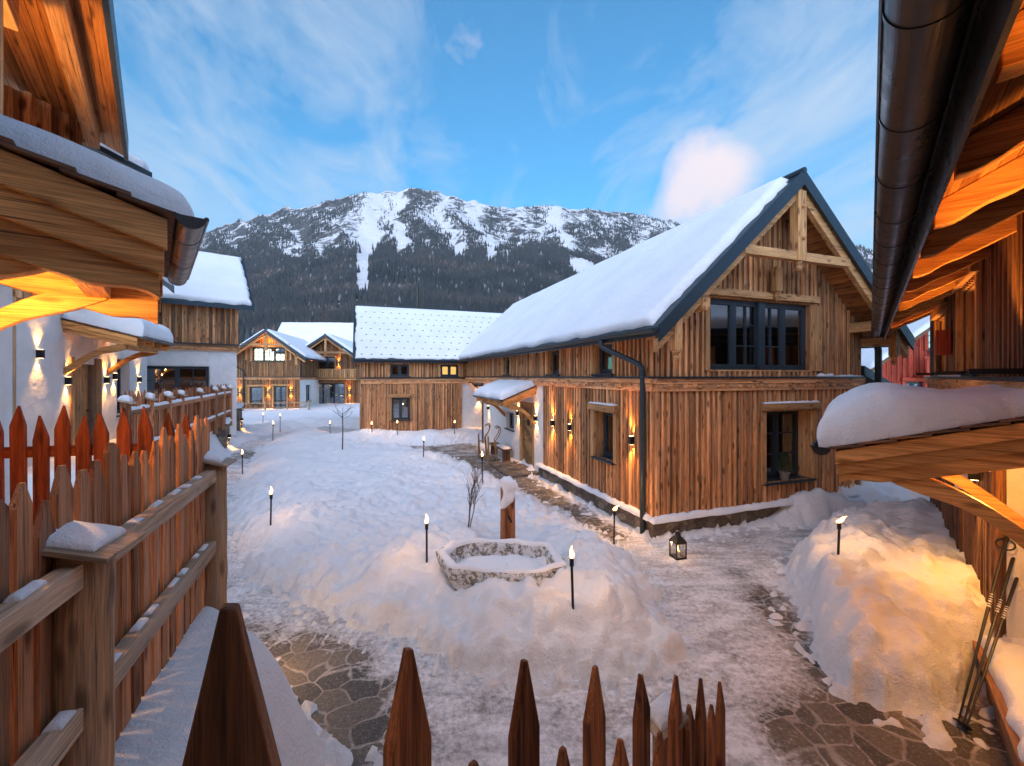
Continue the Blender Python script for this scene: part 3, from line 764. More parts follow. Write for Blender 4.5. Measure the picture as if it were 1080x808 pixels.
# little lean-to roof on the right flank of the chalet
mb = MB(); mb.hexa([(W+.06,-.1,3.24),(W+1.9,-.1,2.5),(W+1.9,3.2,2.5),(W+.06,3.2,3.24),(W+.06,-.1,3.46),(W+1.9,-.1,2.72),(W+1.9,3.2,2.72),(W+.06,3.2,3.46)]); lt = mb.build('lean_to_roof', M['teal'], H)
mb = MB(); snow_pad(mb, (W+.1, .05, 3.45), X_*.928-UP*.373, Y_, X_*.373+UP*.928, 1.9, 2.9, .14, .15, 5, 24, 24); mb.build('snow', M['snow_roof'], lt, smooth=True)
mb = MB(); mb.box(W+.06, W+1.6, .1, .2, 0, 2.1); mb.hexa([(W+.06,.1,2.1),(W+1.6,.1,2.1),(W+1.6,.2,2.1),(W+.06,.2,2.1),(W+.06,.1,3.2),(W+1.6,.1,2.6),(W+1.6,.2,2.6),(W+.06,.2,3.2)], 0); mb.build('lean_to_wall', M['wood'], lt)
CHALET = H

# ------------------------------------------------------------------ SECOND CHALET (dotted snow roof)
H = tag(empty('chalet', (-7.58, 21.3, 0), TH), 'timber chalet with snow guards dotting its snowy roof and one window glowing yellow', 'house', 'timber chalets of the village')
mb = MB()
boards(mb, (0,0,0), X_, NY, 5.15, .15, 2.85, [(1.47, 2.4, .95, 2.1)])
boards(mb, (0,0,0), X_, NY, 8.0, 3.15, 4.0, [(1.41, 2.35, 3.2, 3.82), (4.0, 4.95, 3.2, 3.82)])
mb.build('front_wall', M['wood'], H)
mb = MB(); boards(mb, (0,8,0), NY, NX, 8, .15, 2.85); boards(mb, (0,8,0), NY, NX, 8, 3.15, lambda x: 3.9+3.2*(1-abs(x-4)/4.0)); mb.build('side_wall', M['wood'], H)
mb = MB(); slabwall(mb, (5.18,0,0), X_, NY, 2.9, -.1, 3.0, .25); mb.build('plaster_wall', M['plaster'], H)
mb = MB(); mb.box(.02, 8.0, .26, .32, -.1, 2.86); mb.box(7.9, 8.0, .3, 8, -.1, 4); mb.box(.05, 8, 7.9, 8, -.1, 4); mb.build('rear_wall', M['wood_far'], H)
mb = MB(); mb.box(5.15, 7.8, -.06, 0, -.3, .35); mb.build('plinth', M['stonewall'], H)
mb = MB(); mb.box(6.95, 7.2, -1.1, -.85, -.1, 2.7); mb.build('corner_post', M['slat_dark'], H)
ledge(H, (0,0,0), X_, NY, 6.9, 3.13)
window(H, (0,0,0), X_, NY, 1.47, 2.4, .95, 2.1, casements=2, rows=1, recess=.08, proud=.08, curtain=-.3)
window(H, (0,0,0), X_, NY, 1.41, 2.35, 3.2, 3.82, casements=2, rows=1, recess=.05, proud=.06, lintel=False)
window(H, (0,0,0), X_, NY, 4.0, 4.95, 3.2, 3.82, casements=2, rows=1, recess=.05, proud=.06, lintel=False, lit=True)
r = roof(H, 'x', -.5, 8.5, -.35, 9.2, 4.05, 7.35, snow=.06, m0=.08, edge=.06, guards=True, seed=31, snow_sides=(1, 1))
g = MB(); gutter_mesh(g, (-.35, -.57, 4.02), (7.5, -.57, 4.02), .06, 0); g.build('gutter', M['teal'], r)
wall_lamp(H, (6.1, 0, 1.95), NY, 26)
canopy(H, (5.6, 0, 0), X_, NY, 1.5, 1.0, 3.0, 2.72, fh=.16, snow=.26, gr=.05, seed=33, nraf=2, brace=False)
mb = MB(); mb.tube([(3.3, 4.2, 7.2), (3.3, 4.2, 8.9)], .09, 10); mb.build('flue_pipe', M['gutter'], H)
CHALET2 = H

# ------------------------------------------------------------------ THIRD CHALET (front gable far left)
TH3 = R(11)
H = tag(empty('chalet', (-18.6, 37.2, .1), TH3), 'distant timber chalet with arched balcony window under its small snowy gable', 'house', 'timber chalets of the village')
Wd = 5.0
mb = MB()
boards(mb, (-Wd,0,0), X_, NY, Wd, 0, 2.9, [(1.0, 2.0, .7, 2.2), (2.9, 3.9, 0, 2.25)], sp=.2)
sm3 = Wd/2; zr3, ze3 = 7.05, 4.7
boards(mb, (-Wd,0,0), X_, NY, Wd, 3.1, lambda x: zr3-.2-abs(x-sm3)*.83, [(1.2, 3.8, 4.4, 5.9)], sp=.2)
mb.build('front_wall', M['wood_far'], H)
mb = MB(); slabwall(mb, (0,0,0), Y_, X_, 9, -.1, 3.0, .2, [(1.6, 3.3, .8, 2.3)]); mb.build('plaster_wall', M['plaster'], H)
mb = MB(); boards(mb, (0,0,0), Y_, X_, 9, 3.1, 4.6, sp=.2); mb.build('side_wall', M['wood_far'], H)
mb = MB(); mb.box(-Wd, -Wd+.1, .1, 9, 0, 4.5); mb.box(-Wd+.1, -.3, .3, .36, 0, 4.2); mb.build('rear_wall', M['wood_far'], H)
ledge(H, (-Wd,0,0), X_, NY, Wd, 3.1); ledge(H, (0,0,0), Y_, X_, 9, 3.1)
window(H, (-Wd,0,0), X_, NY, 1.0, 2.0, .7, 2.2, casements=1, rows=1, recess=.1, curtain=.3)
window(H, (-Wd,0,0), X_, NY, 2.9, 3.9, .0, 2.25, casements=2, rows=1, recess=.1, sill=False)
window(H, (-Wd,0,0), X_, NY, 1.2, 3.8, 4.4, 5.6, casements=3, rows=3, cols=2, recess=.1)
window(H, (0,0,0), Y_, X_, 1.6, 3.3, .8, 2.3, casements=2, rows=3, recess=.12, lintel=False, casing=False, plain_reveal=M['plaster'])
r = roof(H, 'y', -Wd-.7, .7, -.9, 10, ze3, zr3, snow=.2, m0=.1, seed=41, edge=.18, barge=True)
for sg in (-1, 1):
    mb = MB(); mb.beam((-sm3+sg*(sm3+.6), -.7, ze3-.34), (-sm3, -.7, zr3-.36), .12, .2, NY); mb.build('gable_rafter', M['timber'], r)
    mb = MB(); mb.box(-sm3+sg*(sm3-.1)-.1, -sm3+sg*(sm3-.1)+.1, -.8, -.6, ze3-.6, ze3+.3); mb.build('carved_bracket', M['timber'], r)
mb = MB(); mb.box(-sm3-1.9, -sm3+1.9, -.78, -.62, 5.72, 5.9); mb.build('collar_beam', M['timber'], r)
mb = MB(); mb.box(-sm3-.11, -sm3+.11, -.8, -.6, 5.3, zr3-.3); mb.build('king_post', M['timber'], r)
for sg in (-1, 1):
    mb = MB(); mb.beam((-sm3+sg*1.75, -.05, 4.5), (-sm3+sg*1.75, -.05, 5.5), .14, .14, NY); mb.beam((-sm3+sg*1.75, -.05, 5.45), (-sm3+sg*1.0, -.05, 5.95), .14, .14, NY); mb.build('arch_brace', M['timber'], H)
mb = MB()
for zz in (.45, .85): mb.beam((-Wd-.6, -2.0, zz), (.9, -1.4, zz+.05), .09, .09)
rl = mb.build('railing', M['post'], H)
for k in range(5):
    mb = MB(); x = -Wd-.5+k*1.65; mb.tube([(x, -2.0+k*.14, -.1), (x, -2.0+k*.14, 1.05)], .07, 8); mb.build('post', M['post'], rl)
for x in (-4.75, -2.55, -.7): wall_lamp(H, (x, -.06, 1.75), NY, 45, size=.12)
light('gable_light', 'POINT', (-sm3, -.45, 6.2), 22, WARM, H, .05)
pipe(H, [(-Wd-.7, -.5, ze3-.05), (-Wd-.7, -.5, ze3-.3), (-Wd+.55, -.12, 3.6), (-Wd+.55, -.12, .1)], .06)
pipe(H, [(.7, -.5, ze3-.05), (.7, -.5, ze3-.3), (.1, -.1, 4.1), (.1, -.1, 3.2)], .05)
mb = MB(); mb.tube([(-5.8, 6, 5.8), (-5.8, 6, 7.2)], .26, 10); mb.tube([(-5.8, 6, 7.2), (-5.8, 6, 7.35)], .34, 10); mb.build('chimney', M['teal'], H)

# ------------------------------------------------------------------ FOURTH CHALET (behind, balcony)
H = tag(empty('chalet', (-15.9, 44, .0), R(8)), 'distant chalet half hidden behind the dotted roof, with lit balcony and twinkling glass front', 'house', 'timber chalets of the village')
Wd = 6.0
mb = MB(); boards(mb, (-Wd,0,0), X_, NY, Wd, 0, 2.8, [(.3, 4.6, 0, 2.5)], sp=.2); boards(mb, (-Wd,0,0), X_, NY, Wd, 3.0, lambda x: 7.1-abs(x-3)*.83, [(2.0, 3.6, 3.1, 5.2)], sp=.2)
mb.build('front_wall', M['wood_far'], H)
mb = MB(); mb.box(-Wd, -Wd+.1, .1, 9, 0, 4.5); mb.box(-Wd+.1, 0, .35, .42, 0, 4.2); mb.box(-.1, 0, .1, 9, 0, 4.5); mb.build('rear_wall', M['wood_far'], H)
window(H, (-Wd,0,0), X_, NY, .3, 4.6, 0, 2.5, casements=4, rows=1, recess=.12, sill=False)
window(H, (-Wd,0,0), X_, NY, 2.0, 3.6, 3.1, 5.2, casements=2, rows=1, recess=.12, sill=False)
r = roof(H, 'y', -Wd-.7, .7, -1.2, 9, 4.8, 7.4, snow=.3, m0=.1, seed=51, edge=.3)
for sg in (-1, 1):
    mb = MB(); mb.beam((-3+sg*3.5, -1.0, 4.5), (-3, -1.0, 7.05), .12, .2, NY); mb.build('gable_rafter', M['timber'], r)
mb = MB(); mb.box(-5, -1, -1.1, -.9, 5.5, 5.7); mb.build('collar_beam', M['timber'], r)
mb = MB(); mb.box(-3.1, -2.9, -1.1, -.9, 5.4, 7.0); mb.build('king_post', M['timber'], r)
mb = MB(); mb.box(-Wd, 0, -1.2, 0, 2.82, 2.98); bl = mb.build('balcony', M['timber'], H)
mb = MB()
for k in range(30): mb.box(-Wd+k*.2, -Wd+k*.2+.15, -1.2, -1.16, 3.05, 3.85)
mb.box(-Wd, 0, -1.23, -1.13, 3.86, 3.95); mb.build('railing', M['timber'], bl)
for x, z in ((-4.6, 4.5), (-2.0, 4.6), (-.9, 1.6), (-5.6, 1.7)): wall_lamp(H, (x, -.06, z), NY, 50, size=.13)
fl = MB()
rr = random.Random(3)
for k in range(26):
    fl.lathe([(.0,-.012),(.013,0),(0,.012)], (-Wd+.4+rr.random()*4, -.02, .3+rr.random()*2.1), 5)
tag(fl.build('fairy_lights', M['bulb'], H))

# ------------------------------------------------------------------ LONG ROOF BUILDING behind
H = tag(empty('long_building', (-30, 52, 0), R(4)), 'long low building whose snowy roof stretches behind the distant gables', 'house')
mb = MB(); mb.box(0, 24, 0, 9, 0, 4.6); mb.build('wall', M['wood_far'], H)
r = roof(H, 'x', -.6, 9.6, -.6, 24.6, 4.6, 10.3, snow=.35, seed=61, soffit=False)
for x, h in ((4.5, 2.2), (12.5, 1.4), (20.8, 1.6)):
    mb = MB(); mb.tube([(x, 4.9, 8.9), (x, 4.9, 9.6+h)], .10, 8); mb.build('flue_pipe', M['gutter'], H)
for x in (8, 16): 
    mb = MB(); mb.box(x-.5, x+.3, 3.9, 4.5, 8.4, 9.9); mb.build('chimney', M['teal'], H)

# ------------------------------------------------------------------ FIFTH: white ground floor house at left
H = tag(empty('chalet', (-11.7, 18, 1.0), R(38)), 'house at left with white ground floor, plain board upper floor and smooth snow roof', 'house', 'timber chalets of the village')
mb = MB(); slabwall(mb, (-8,0,0), X_, NY, 8, -.3, 3.35, .25, [(5.0, 7.05, 1.45, 2.6)]); mb.build('plaster_wall', M['plaster'], H)
mb = MB(); boards(mb, (-8,0,0), X_, NY, 8, 3.55, 5.1, sp=.2); mb.build('front_wall', M['wood'], H)
mb = MB(); boards(mb, (0,0,0), Y_, X_, 7, 3.55, lambda x: 5.0+2.6*(1-abs(x-3.5)/3.5), sp=.2); mb.build('side_wall', M['wood'], H)
mb = MB(); slabwall(mb, (0,.25,0), Y_, X_, 6.7, -.3, 3.35, .25); mb.build('gable_plaster_wall', M['plaster'], H)
ledge(H, (-8,0,0), X_, NY, 8, 3.55); ledge(H, (0,0,0), Y_, X_, 7, 3.55)
window(H, (-8,0,0), X_, NY, 5.0, 7.05, 1.45, 2.6, casements=2, rows=2, cols=2, recess=.14, lintel=False, casing=False, plain_reveal=M['plaster'], proud=0)
roof(H, 'x', -.5, 7.5, -8.4, .55, 5.15, 8.0, snow=.17, m0=.05, m1=.05, seed=71, edge=.16, barge=True)

# ------------------------------------------------------------------ SIXTH: white house with entrance canopy (left)
H = tag(empty('chalet', (-9.9, 9.3, 1.35), R(25.5)), 'white rendered house at left with a lamp lit door under its snowy entrance canopy', 'house', 'timber chalets of the village')
op = [(3.0, 3.9, .75, 2.35), (.55, 1.6, 0, 2.15)]
mb = MB(); slabwall(mb, (0,-1.7,0), Y_, X_, 7.15, -.4, 3.25, .35, [(a+1.7, b+1.7, c, d) for a, b, c, d in op]); mb.build('plaster_wall', M['plaster'], H)
mb = MB(); slabwall(mb, (-6,5.45,0), NY, Vector((0,1,0)), .01, -.4, 3.25, .3); mb.box(-6, -.36, 5.15, 5.45, -.4, 3.25); mb.box(-6, -.36, -1.7, -1.4, -.4, 3.25); mb.build('gable_plaster_wall', M['plaster'], H)
mb = MB(); boards(mb, (.05,-1.7,0), Y_, X_, 7.15, 3.3, 5.0, sp=.125, bw=.07, bd=.05); mb.build('slat_wall', M['wood'], H)
mb = MB(); mb.box(-6, .0, 5.0, 5.46, 3.3, 5.0); mb.box(-6, 0, -1.7, 5.0, 4.6, 5.0); mb.build('gable_wall', M['wood'], H)
window(H, (0,-1.7,0), Y_, X_, 4.7, 5.6, .75, 2.35, casements=1, rows=1, recess=.2, proud=0, lintel=False, casing=False, plain_reveal=M['plaster'])
d = MB(); d.box(-.2, -.12, .55, 1.6, 0, 2.15); dd = d.build('door', M['door'], H)
d = MB(); d.box(-.14, .03, .37, .55, 0, 2.3); d.box(-.14, .03, 1.6, 1.95, 0, 2.3); d.build('door_frame', M['door'], dd, bevel=.006)
d = MB(); d.tube([(-.12, 1.5, 1.0), (-.06, 1.5, 1.0), (-.06, 1.38, 1.0)], .015, 6); d.build('handle', M['iron'], dd)
canopy(H, (0,.0,0), Y_, X_, 2.55, 1.3, 3.1, 2.75, fh=.26, snow=.42, gr=.06, seed=81, brace_drop=.6)
for y, z in ((.2, 1.75), (2.2, 1.75), (2.75, 1.85), (4.6, 1.75), (-.9, 2.3)): wall_lamp(H, (0, y, z), X_, 22)
mb = MB(); mb.box(-.02, .06, -1.85, -1.7, -.4, 3.3); mb.build('corner_board', M['post'], H)
r = roof(H, 'y', -6.5, .6, 1.2, 6, 5.0, 8.3, snow=.3, seed=86)
mb = MB(); boards(mb, (-6,1.6,0), X_, NY, 6, 4.9, lambda x: 4.95+2.8*(1-abs(x-3)/3)); mb.build('upper_gable_wall', M['wood'], H)
# steps up to the door
S = tag(empty('door_steps', (-9.9, 9.3, 1.35), R(25.5)), 'short flight of snowy steps up to the left white house', 'steps')
for k in range(3):
    mb = MB(); mb.box(.05, 1.5-.3*k, .3, 1.9, -.35+.14*k, -.22+.14*k); mb.build('step', M['stonewall'], S)

# ------------------------------------------------------------------ NEAR LEFT BUILDING (big canopy and roof overhang)
TA = R(40.1)
ra, da = Vector((math.cos(TA), math.sin(TA), 0)), Vector((-math.sin(TA), math.cos(TA), 0))
OA = ra*(-1.25)
H = tag(empty('chalet', (OA.x, OA.y, 0), TA), 'nearest house at upper left, white wall with big lamp lit canopy and timber roof overhang', 'house', 'timber chalets of the village')
mb = MB(); slabwall(mb, (0,-1,0), Y_, X_, 8.4, .9, 4.25, .4, [(5.55, 6.75, 1.35, 3.75)]); mb.build('plaster_wall', M['plaster'], H)
mb = MB(); mb.box(-5, -.41, 7.0, 7.4, .9, 4.25); mb.build('gable_plaster_wall', M['plaster'], H)
window(H, (0,-1,0), Y_, X_, 5.55, 6.75, 1.35, 3.75, casements=1, rows=1, recess=.25, proud=0, lintel=False, casing=False, plain_reveal=M['plaster'], part='glazed_door')
mb = MB(); boards(mb, (-.15,-1,0), Y_, X_, 5.2, 4.3, 6.6, [(1.5, 4.2, 4.3, 6.2)], sp=.14); boards(mb, (-.15,4.2,0), Y_, X_, 2.85, 4.3, 6.4, sp=.14); mb.build('slat_wall', M['wood'], H)
window(H, (-.15,-1,0), Y_, X_, 1.5, 4.2, 4.35, 6.2, casements=3, rows=1, recess=.05, lintel=False, casing=False, sill=False)
# roof overhang: eave with purlin and rafters
zA = lambda x: 6.0-(x-.95)*.45     # soffit height by distance from the wall (falls outwards)
mb = MB(); nb = 16
for i in range(nb):
    x0 = -.4+1.35*i/nb; x1 = -.4+1.35*(i+1)/nb-.004
    mb.hexa([(x0,-2,zA(x0)),(x1,-2,zA(x1)),(x1,7.3,zA(x1)),(x0,7.3,zA(x0)),(x0,-2,zA(x0)+.03),(x1,-2,zA(x1)+.03),(x1,7.3,zA(x1)+.03),(x0,7.3,zA(x0)+.03)], 1, random.random())
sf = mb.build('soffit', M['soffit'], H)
mb = MB(); mb.hexa([(-4,-2,zA(-4)+.06),(.95,-2,zA(.95)+.06),(.95,7.3,zA(.95)+.06),(-4,7.3,zA(-4)+.06),(-4,-2,zA(-4)+.2),(.95,-2,zA(.95)+.2),(.95,7.3,zA(.95)+.2),(-4,7.3,zA(-4)+.2)], 1); rfA = mb.build('roof', M['teal'], H)
mb = MB(); mb.box(.95, .99, -2, 7.3, zA(.95)-.05, zA(.95)+.24); mb.build('eave_board', M['frame'], rfA)
mb = MB(); snow_pad(mb, (.85, -1.9, zA(.9)+.24), Y_, Vector((-1,0,.55)), Vector((.55,0,1)), 7.3, 4.5, .3, .3, 91, 50, 30); mb.build('snow', M['snow_roof'], rfA, smooth=True)
mb = MB(); mb.box(.63, .75, -2, 7.0, zA(.75)-.20, zA(.75)-.0); mb.build('purlin', M['timber'], rfA, bevel=.008)
mb = MB(); mb.box(.28, .44, -2, 5.0, zA(.46)-.34, zA(.46)-.1); mb.box(.28, .44, 4.4, 4.56, 4.3, zA(.46)-.3); mb.build('loggia_frame', M['timber'], H, bevel=.008)
mb = MB(); mb.hexa([(-.2,7.45,6.40),(1.22,7.45,5.86),(1.22,8.6,5.86),(-.2,8.6,6.40),(-.2,7.45,6.47),(1.22,7.45,5.93),(1.22,8.6,5.93),(-.2,8.6,6.47)]); g = mb.build('lower_eave', M['teal'], H)
mb = MB(); snow_pad(mb, (1.17, 7.5, 5.96), Y_, Vector((-1,0,.38)), Vector((.38,0,1)), 1.0, 1.2, .14, .12, 95); mb.build('snow', M['snow'], g, smooth=True)
mb = MB(); boards(mb, (-.4, 7.1, 0), X_, NY, 1.0, 4.3, 6.35, sp=.14); mb.build('cheek_wall', M['wood'], H)
mb = MB(); mb.box(-.3, .62, 6.93, 7.05, 5.45, 5.62); mb.build('cross_beam', M['timber'], H, bevel=.008)
light('loggia_light', 'SPOT', (.25, 4.6, 4.55), 45, WARM, H, .05, (math.pi, R(12), 0), R(120), .8)
b = MB(); b.box(.2, .3, 4.57, 4.67, 4.3, 4.5); b.build('loggia_lamp', M['iron'], H)
# canopy: gutter start at world (-1.66, 2.2): local coordinates
gp = Vector((-1.66, 2.2, 0)); la = gp.dot(da); lo = gp.dot(ra)+1.25
cpD = lo-.10
profA = lambda a, b: .55+.65*sstep(.1, .6, b)
cA = canopy(H, (0, la, 0), Y_, X_, 1.70, cpD, 4.40, 3.99, fh=.44, snow=.15, gr=.064, seed=92, nraf=3, brace_drop=.75, prof=profA, beam_in=.28, gut_ends=(.03, .03), edge=.2)
light('canopy_light', 'POINT', (.55, la+.75, 3.72), 20, WARM, cA, .05)
light('canopy_light', 'POINT', (.30, la+1.5, 3.35), 12, WARM, cA, .05)
wall_lamp(H, (0, 6.15, 3.55), X_, 8, up=False)
mb = MB(); mb.tube([(0, 6.1, 3.62), (.10, 6.1, 3.62)], .04, 8); mb.build('lamp_bracket', M['iron'], H)
NEARLEFT = H

# ------------------------------------------------------------------ RIGHT BUILDING
TR = R(49.8)
ur, nr_ = Vector((math.cos(TR), math.sin(TR), 0)), Vector((-math.sin(TR), math.cos(TR), 0))
OR = nr_*(-1.09)
H = tag(empty('chalet', (OR.x, OR.y, 0), TR), 'nearest house at right edge, dark slatted wall under orange lit eaves and big brown gutter', 'house', 'timber chalets of the village')
L0, L1 = -2.5, 13.2
oplow = [(-9, 6.75-L0, 0, 5)]
mb = MB(); boards(mb, (L0,0,0), X_, Y_, L1-L0, .02, 2.9, oplow, sp=.15, bd=.05, bw=.07); mb.build('slat_wall', M['slat_dark'], H)
win_up = [(7.8-L0, 9.2-L0, 3.25, 4.45), (10.6-L0, 12.0-L0, 3.25, 4.3)]
mb = MB(); boards(mb, (L0,0,0), X_, Y_, L1-L0, 3.2, 4.75, win_up, sp=.17, bd=.055, bw=.075); mb.build('upper_slat_wall', M['slat_dark'], H)
mb = MB(); slabwall(mb, (L0,-.16,0), X_, Y_, 6.72-L0, -.1, 3.0, .3, [(4.35-L0, 5.35-L0, 0, 2.1)]); mb.box(6.72, 6.74, -.4, .0, -.1, 3.0); mb.build('plaster_wall', M['plaster'], H)
mb = MB(); mb.box(L1-.1, L1, -5, 0, 0, 4.7); mb.box(6.75, L1-.1, -.35, -.25, 0, 3.0); mb.box(L0, L1-.1, -.4, -.3, 3.0, 4.7); mb.build('rear_wall', M['slat_dark'], H)
d = MB(); d.box(4.35, 5.35, -.36, -.28, 0, 2.1); d.build('door', M['door'], H)
for a, b, c, dd_ in win_up:
    window(H, (L0,0,0), X_, Y_, a, b, c, dd_, casements=2, rows=1, recess=.08, proud=.05, woodmat=M['timber'], casing=True, lintel=True)
l = ledge(H, (L0,0,0), X_, Y_, L1-L0, 3.2, M['wood'])
mb = MB(); snow_pad(mb, (8.6, .03, 3.198), X_, Y_, UP, 2.4, .12, .05, .05, 97, 40, 6, lumps=1); mb.build('snow', M['snow'], l, smooth=True)
# eaves
EO = .90; zs = lambda y: 4.16+.13+(EO-y)*.52
mb = MB(); nb = 12
for i in range(nb):
    y0 = -.1+(EO+.1)*i/nb; y1 = -.1+(EO+.1)*(i+1)/nb-.004
    mb.hexa([(L0,y0,zs(y0)),(L1+.6,y0,zs(y0)),(L1+.6,y1,zs(y1)),(L0,y1,zs(y1)),(L0,y0,zs(y0)+.03),(L1+.6,y0,zs(y0)+.03),(L1+.6,y1,zs(y1)+.03),(L0,y1,zs(y1)+.03)], 0, random.random())
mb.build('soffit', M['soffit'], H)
mb = MB(); mb.hexa([(L0,-4.5,zs(-4.5)+.06),(L1+.6,-4.5,zs(-4.5)+.06),(L1+.6,EO+.02,zs(EO)+.06),(L0,EO+.02,zs(EO)+.06),(L0,-4.5,zs(-4.5)+.18),(L1+.6,-4.5,zs(-4.5)+.18),(L1+.6,EO+.02,zs(EO)+.18),(L0,EO+.02,zs(EO)+.18)], 0)
rfR = mb.build('roof', M['teal'], H)
mb = MB(); snow_pad(mb, (L0+.1, EO-.05, zs(EO)+.19), X_, Vector((0,-1,.52)), Vector((0,.52,1)), L1-L0+.3, 5, .3, .3, 98, 60, 30); mb.build('snow', M['snow_roof'], rfR, smooth=True)
for k in range(16):
    u = -1.7+.95*k
    f = MB(); f.prism(wavy(EO-.14, lambda x: zs(x)-.004, .19, 16, .016, .08), (u, 0, 0), Y_, UP, X_, .10); f.build('rafter', M['spruce'], rfR, bevel=.005)
mb = MB(); mb.box(L0, L1+.6, EO-.11, EO-.07, zs(EO)-.10, zs(EO)+.03); mb.build('eave_board', M['spruce'], rfR)
mb = MB(); gutter_mesh(mb, (L0, EO+.07, 4.20), (L1+.6, EO+.07, 4.20), .092, .62); mb.build('gutter', M['gutter'], rfR, smooth=False)
mb = MB(); mb.hexa([(L0,EO-.065,4.02),(L1+.6,EO-.065,4.02),(L1+.6,EO-.05,4.02),(L0,EO-.05,4.02),(L0,EO-.065,4.3),(L1+.6,EO-.065,4.3),(L1+.6,EO-.02,4.34),(L0,EO-.02,4.34)], 0); mb.build('eave_mesh', M['gutter'], rfR)
pipe(H, [(L1+.25, EO+.07, 4.12), (L1+.25, EO+.07, 3.95), (L1+.3, EO+.04, 3.85), (L1+.3, EO+.04, 3.05)], .07, M['teal'])
for u in (1.6, 3.6, 5.7, 8.3, 11.6):
    light('eave_light', 'SPOT', (u, .34, 3.3), 52 if u < 5 else 36, (1.0, .42, .08), H, .04, (math.pi, 0, 0), R(76), .6)
    b = MB(); b.obox((u-.05, .06, 3.22), X_, Y_, UP, .10, .34, .05); w = b.build('eave_uplight', M['iron'], H)
b = MB(); b.box(9.75, 9.95, .10, .26, 3.55, 3.95); b.build('hanging_lantern', M['red'], H)
# entrance canopy of the right building
profR = lambda a, b: .55+.75*np.exp(-((b-.70)/.30)**2)
cR = canopy(H, (4.97, -.16, 0), X_, Y_, 1.75, 1.50, 2.96, 2.50, fh=.36, snow=.34, gr=.075, seed=101, nraf=2, brace_drop=.72, prof=profR, beam_in=.27, edge=.22, snow_over=.14)
wall_lamp(H, (5.75, -.15, 2.0), Y_, 14)
light('canopy_light', 'POINT', (5.6, .25, 2.25), 16, (1.0, .42, .07), cR, .05)
wall_lamp(H, (7.45, .09, 2.05), Y_, 38, col=(1.0, .42, .08))
wall_lamp(H, (8.6, .09, 2.0), Y_, 8, up=False)
mb = MB(); mb.box(7.9, 8.05, .09, .24, 1.75, 2.1); mb.build('meter_box', M['plaster'], H)
mb = MB(); mb.obox((4.7, -.15, .30), X_, Y_, UP, 2.0, .40, .06); mb.obox((4.7, .16, 0), X_, Y_, UP, 2.0, .04, .30); sb = mb.build('plinth_slab', M['slat_dark'], H)
mb = MB(); snow_pad(mb, (4.7, -.15, .365), X_, Y_, UP, 1.97, .36, .12, .08, 103, 40, 16); mb.build('snow', M['snow'], sb, smooth=True)
RIGHT = H

# ------------------------------------------------------------------ RED HOUSE in the gap at right
H = tag(empty('barn', (17.6, 20.5, .2), R(-12)), 'red painted wooden house seen through the gap under the right gutter', 'house')
mb = MB(); boards(mb, (0,0,0), X_, NY, 8, 0, lambda x: 3.75+.83*x if x < 6 else 8.7-.83*(x-6), [(2.1, 2.9, 4.25, 5.3), (1.2, 1.9, 1.9, 2.75), (2.9, 3.7, 1.9, 2.75)], sp=.22); mb.build('front_wall', M['red'], H)
mb = MB(); mb.box(0, .1, .1, 6, 0, 3); mb.box(.1, 8, .3, .4, 0, 3.2); mb.build('rear_wall', M['red'], H)
window(H, (0,0,0), X_, NY, 2.1, 2.9, 4.25, 5.3, casements=2, recess=.08, woodmat=M['red'])
window(H, (0,0,0), X_, NY, 1.2, 1.9, 1.9, 2.75, casements=2, recess=.08, woodmat=M['red'])
window(H, (0,0,0), X_, NY, 2.9, 3.7, 1.9, 2.75, casements=2, recess=.08, woodmat=M['red'], lit=False)
mb = MB()
for k in range(28): mb.box(1.6+k*.15, 1.6+k*.15+.115, -.75, -.72, 3.1, 3.8)
mb.box(1.5, 5.9, -.78, -.68, 3.81, 3.9); mb.box(1.5, 5.9, -.75, 0, 2.95, 3.07); mb.build('balcony', M['red'], H)
rf = MB(); rf.hexa([(-.8,-1.0,3.1),(6,-1.0,8.75),(6,6,8.75),(-.8,6,3.1),(-.8,-1.0,3.28),(6,-1.0,8.93),(6,6,8.93),(-.8,6,3.28)], 1); rr_ = rf.build('roof', M['slat_dark'], H)
mb = MB(); snow_pad(mb, (-.8, -1.0, 3.29), Y_, Vector((6.8,0,5.65)), Vector((-5.65,0,6.8)), 6.9, 8.8, .16, .2, 111); mb.build('snow', M['snow_roof'], rr_, smooth=True)
# ------------------------------------------------------------------ GROUND
BASE = np.array([(-1.0,1.0),(-1.25,2.6),(-1.45,3.55),(-2.84,4.55),(-5.0,7.05),(-7.0,9.7),(-9.2,13.2),(-11,16.4),(-12.1,18.6),(-13.5,22),(-17,27)])
LANE = [(-4.95,7.7),(-4.4,6.85),(-2.6,5.7),(-1.19,4.98),(-.41,4.54),(.6,4.4),(1.72,4.5),(2.12,4.85),(2.1,6.0),(2.1,7.1),(2.04,8.13),
        (2.45,8.5),(2.85,8.14),(4.8,8.84),(5.6,9.0),(6.6,9.1),(9.6,10.2),(10,9.5),(8.4,9.15),(7.2,9.0),(5.57,8.0),(4.45,6.75),(3.85,5.77),(3.55,4.93),(3.42,4.24),(3.75,4.02),(4.15,3.97),(4.9,4.35),
        (4.2,1.6),(1.5,1.2),(-.5,1.4),(-1.2,2.6),(-1.42,3.5),(-2.84,4.5),(-4.85,6.9),(-5.7,8.1)]
SIDE = [(1.95,8.0),(1.10,10),(-.25,12.6),(-2.3,16.4),(-4.3,18.4),(-6.0,18.7),(-6.0,19.3),(-3.6,19.6),(-2.1,20.4),(-1.6,20.0),(.42,14.1),(1.45,11.2),(2.5,8.4)]
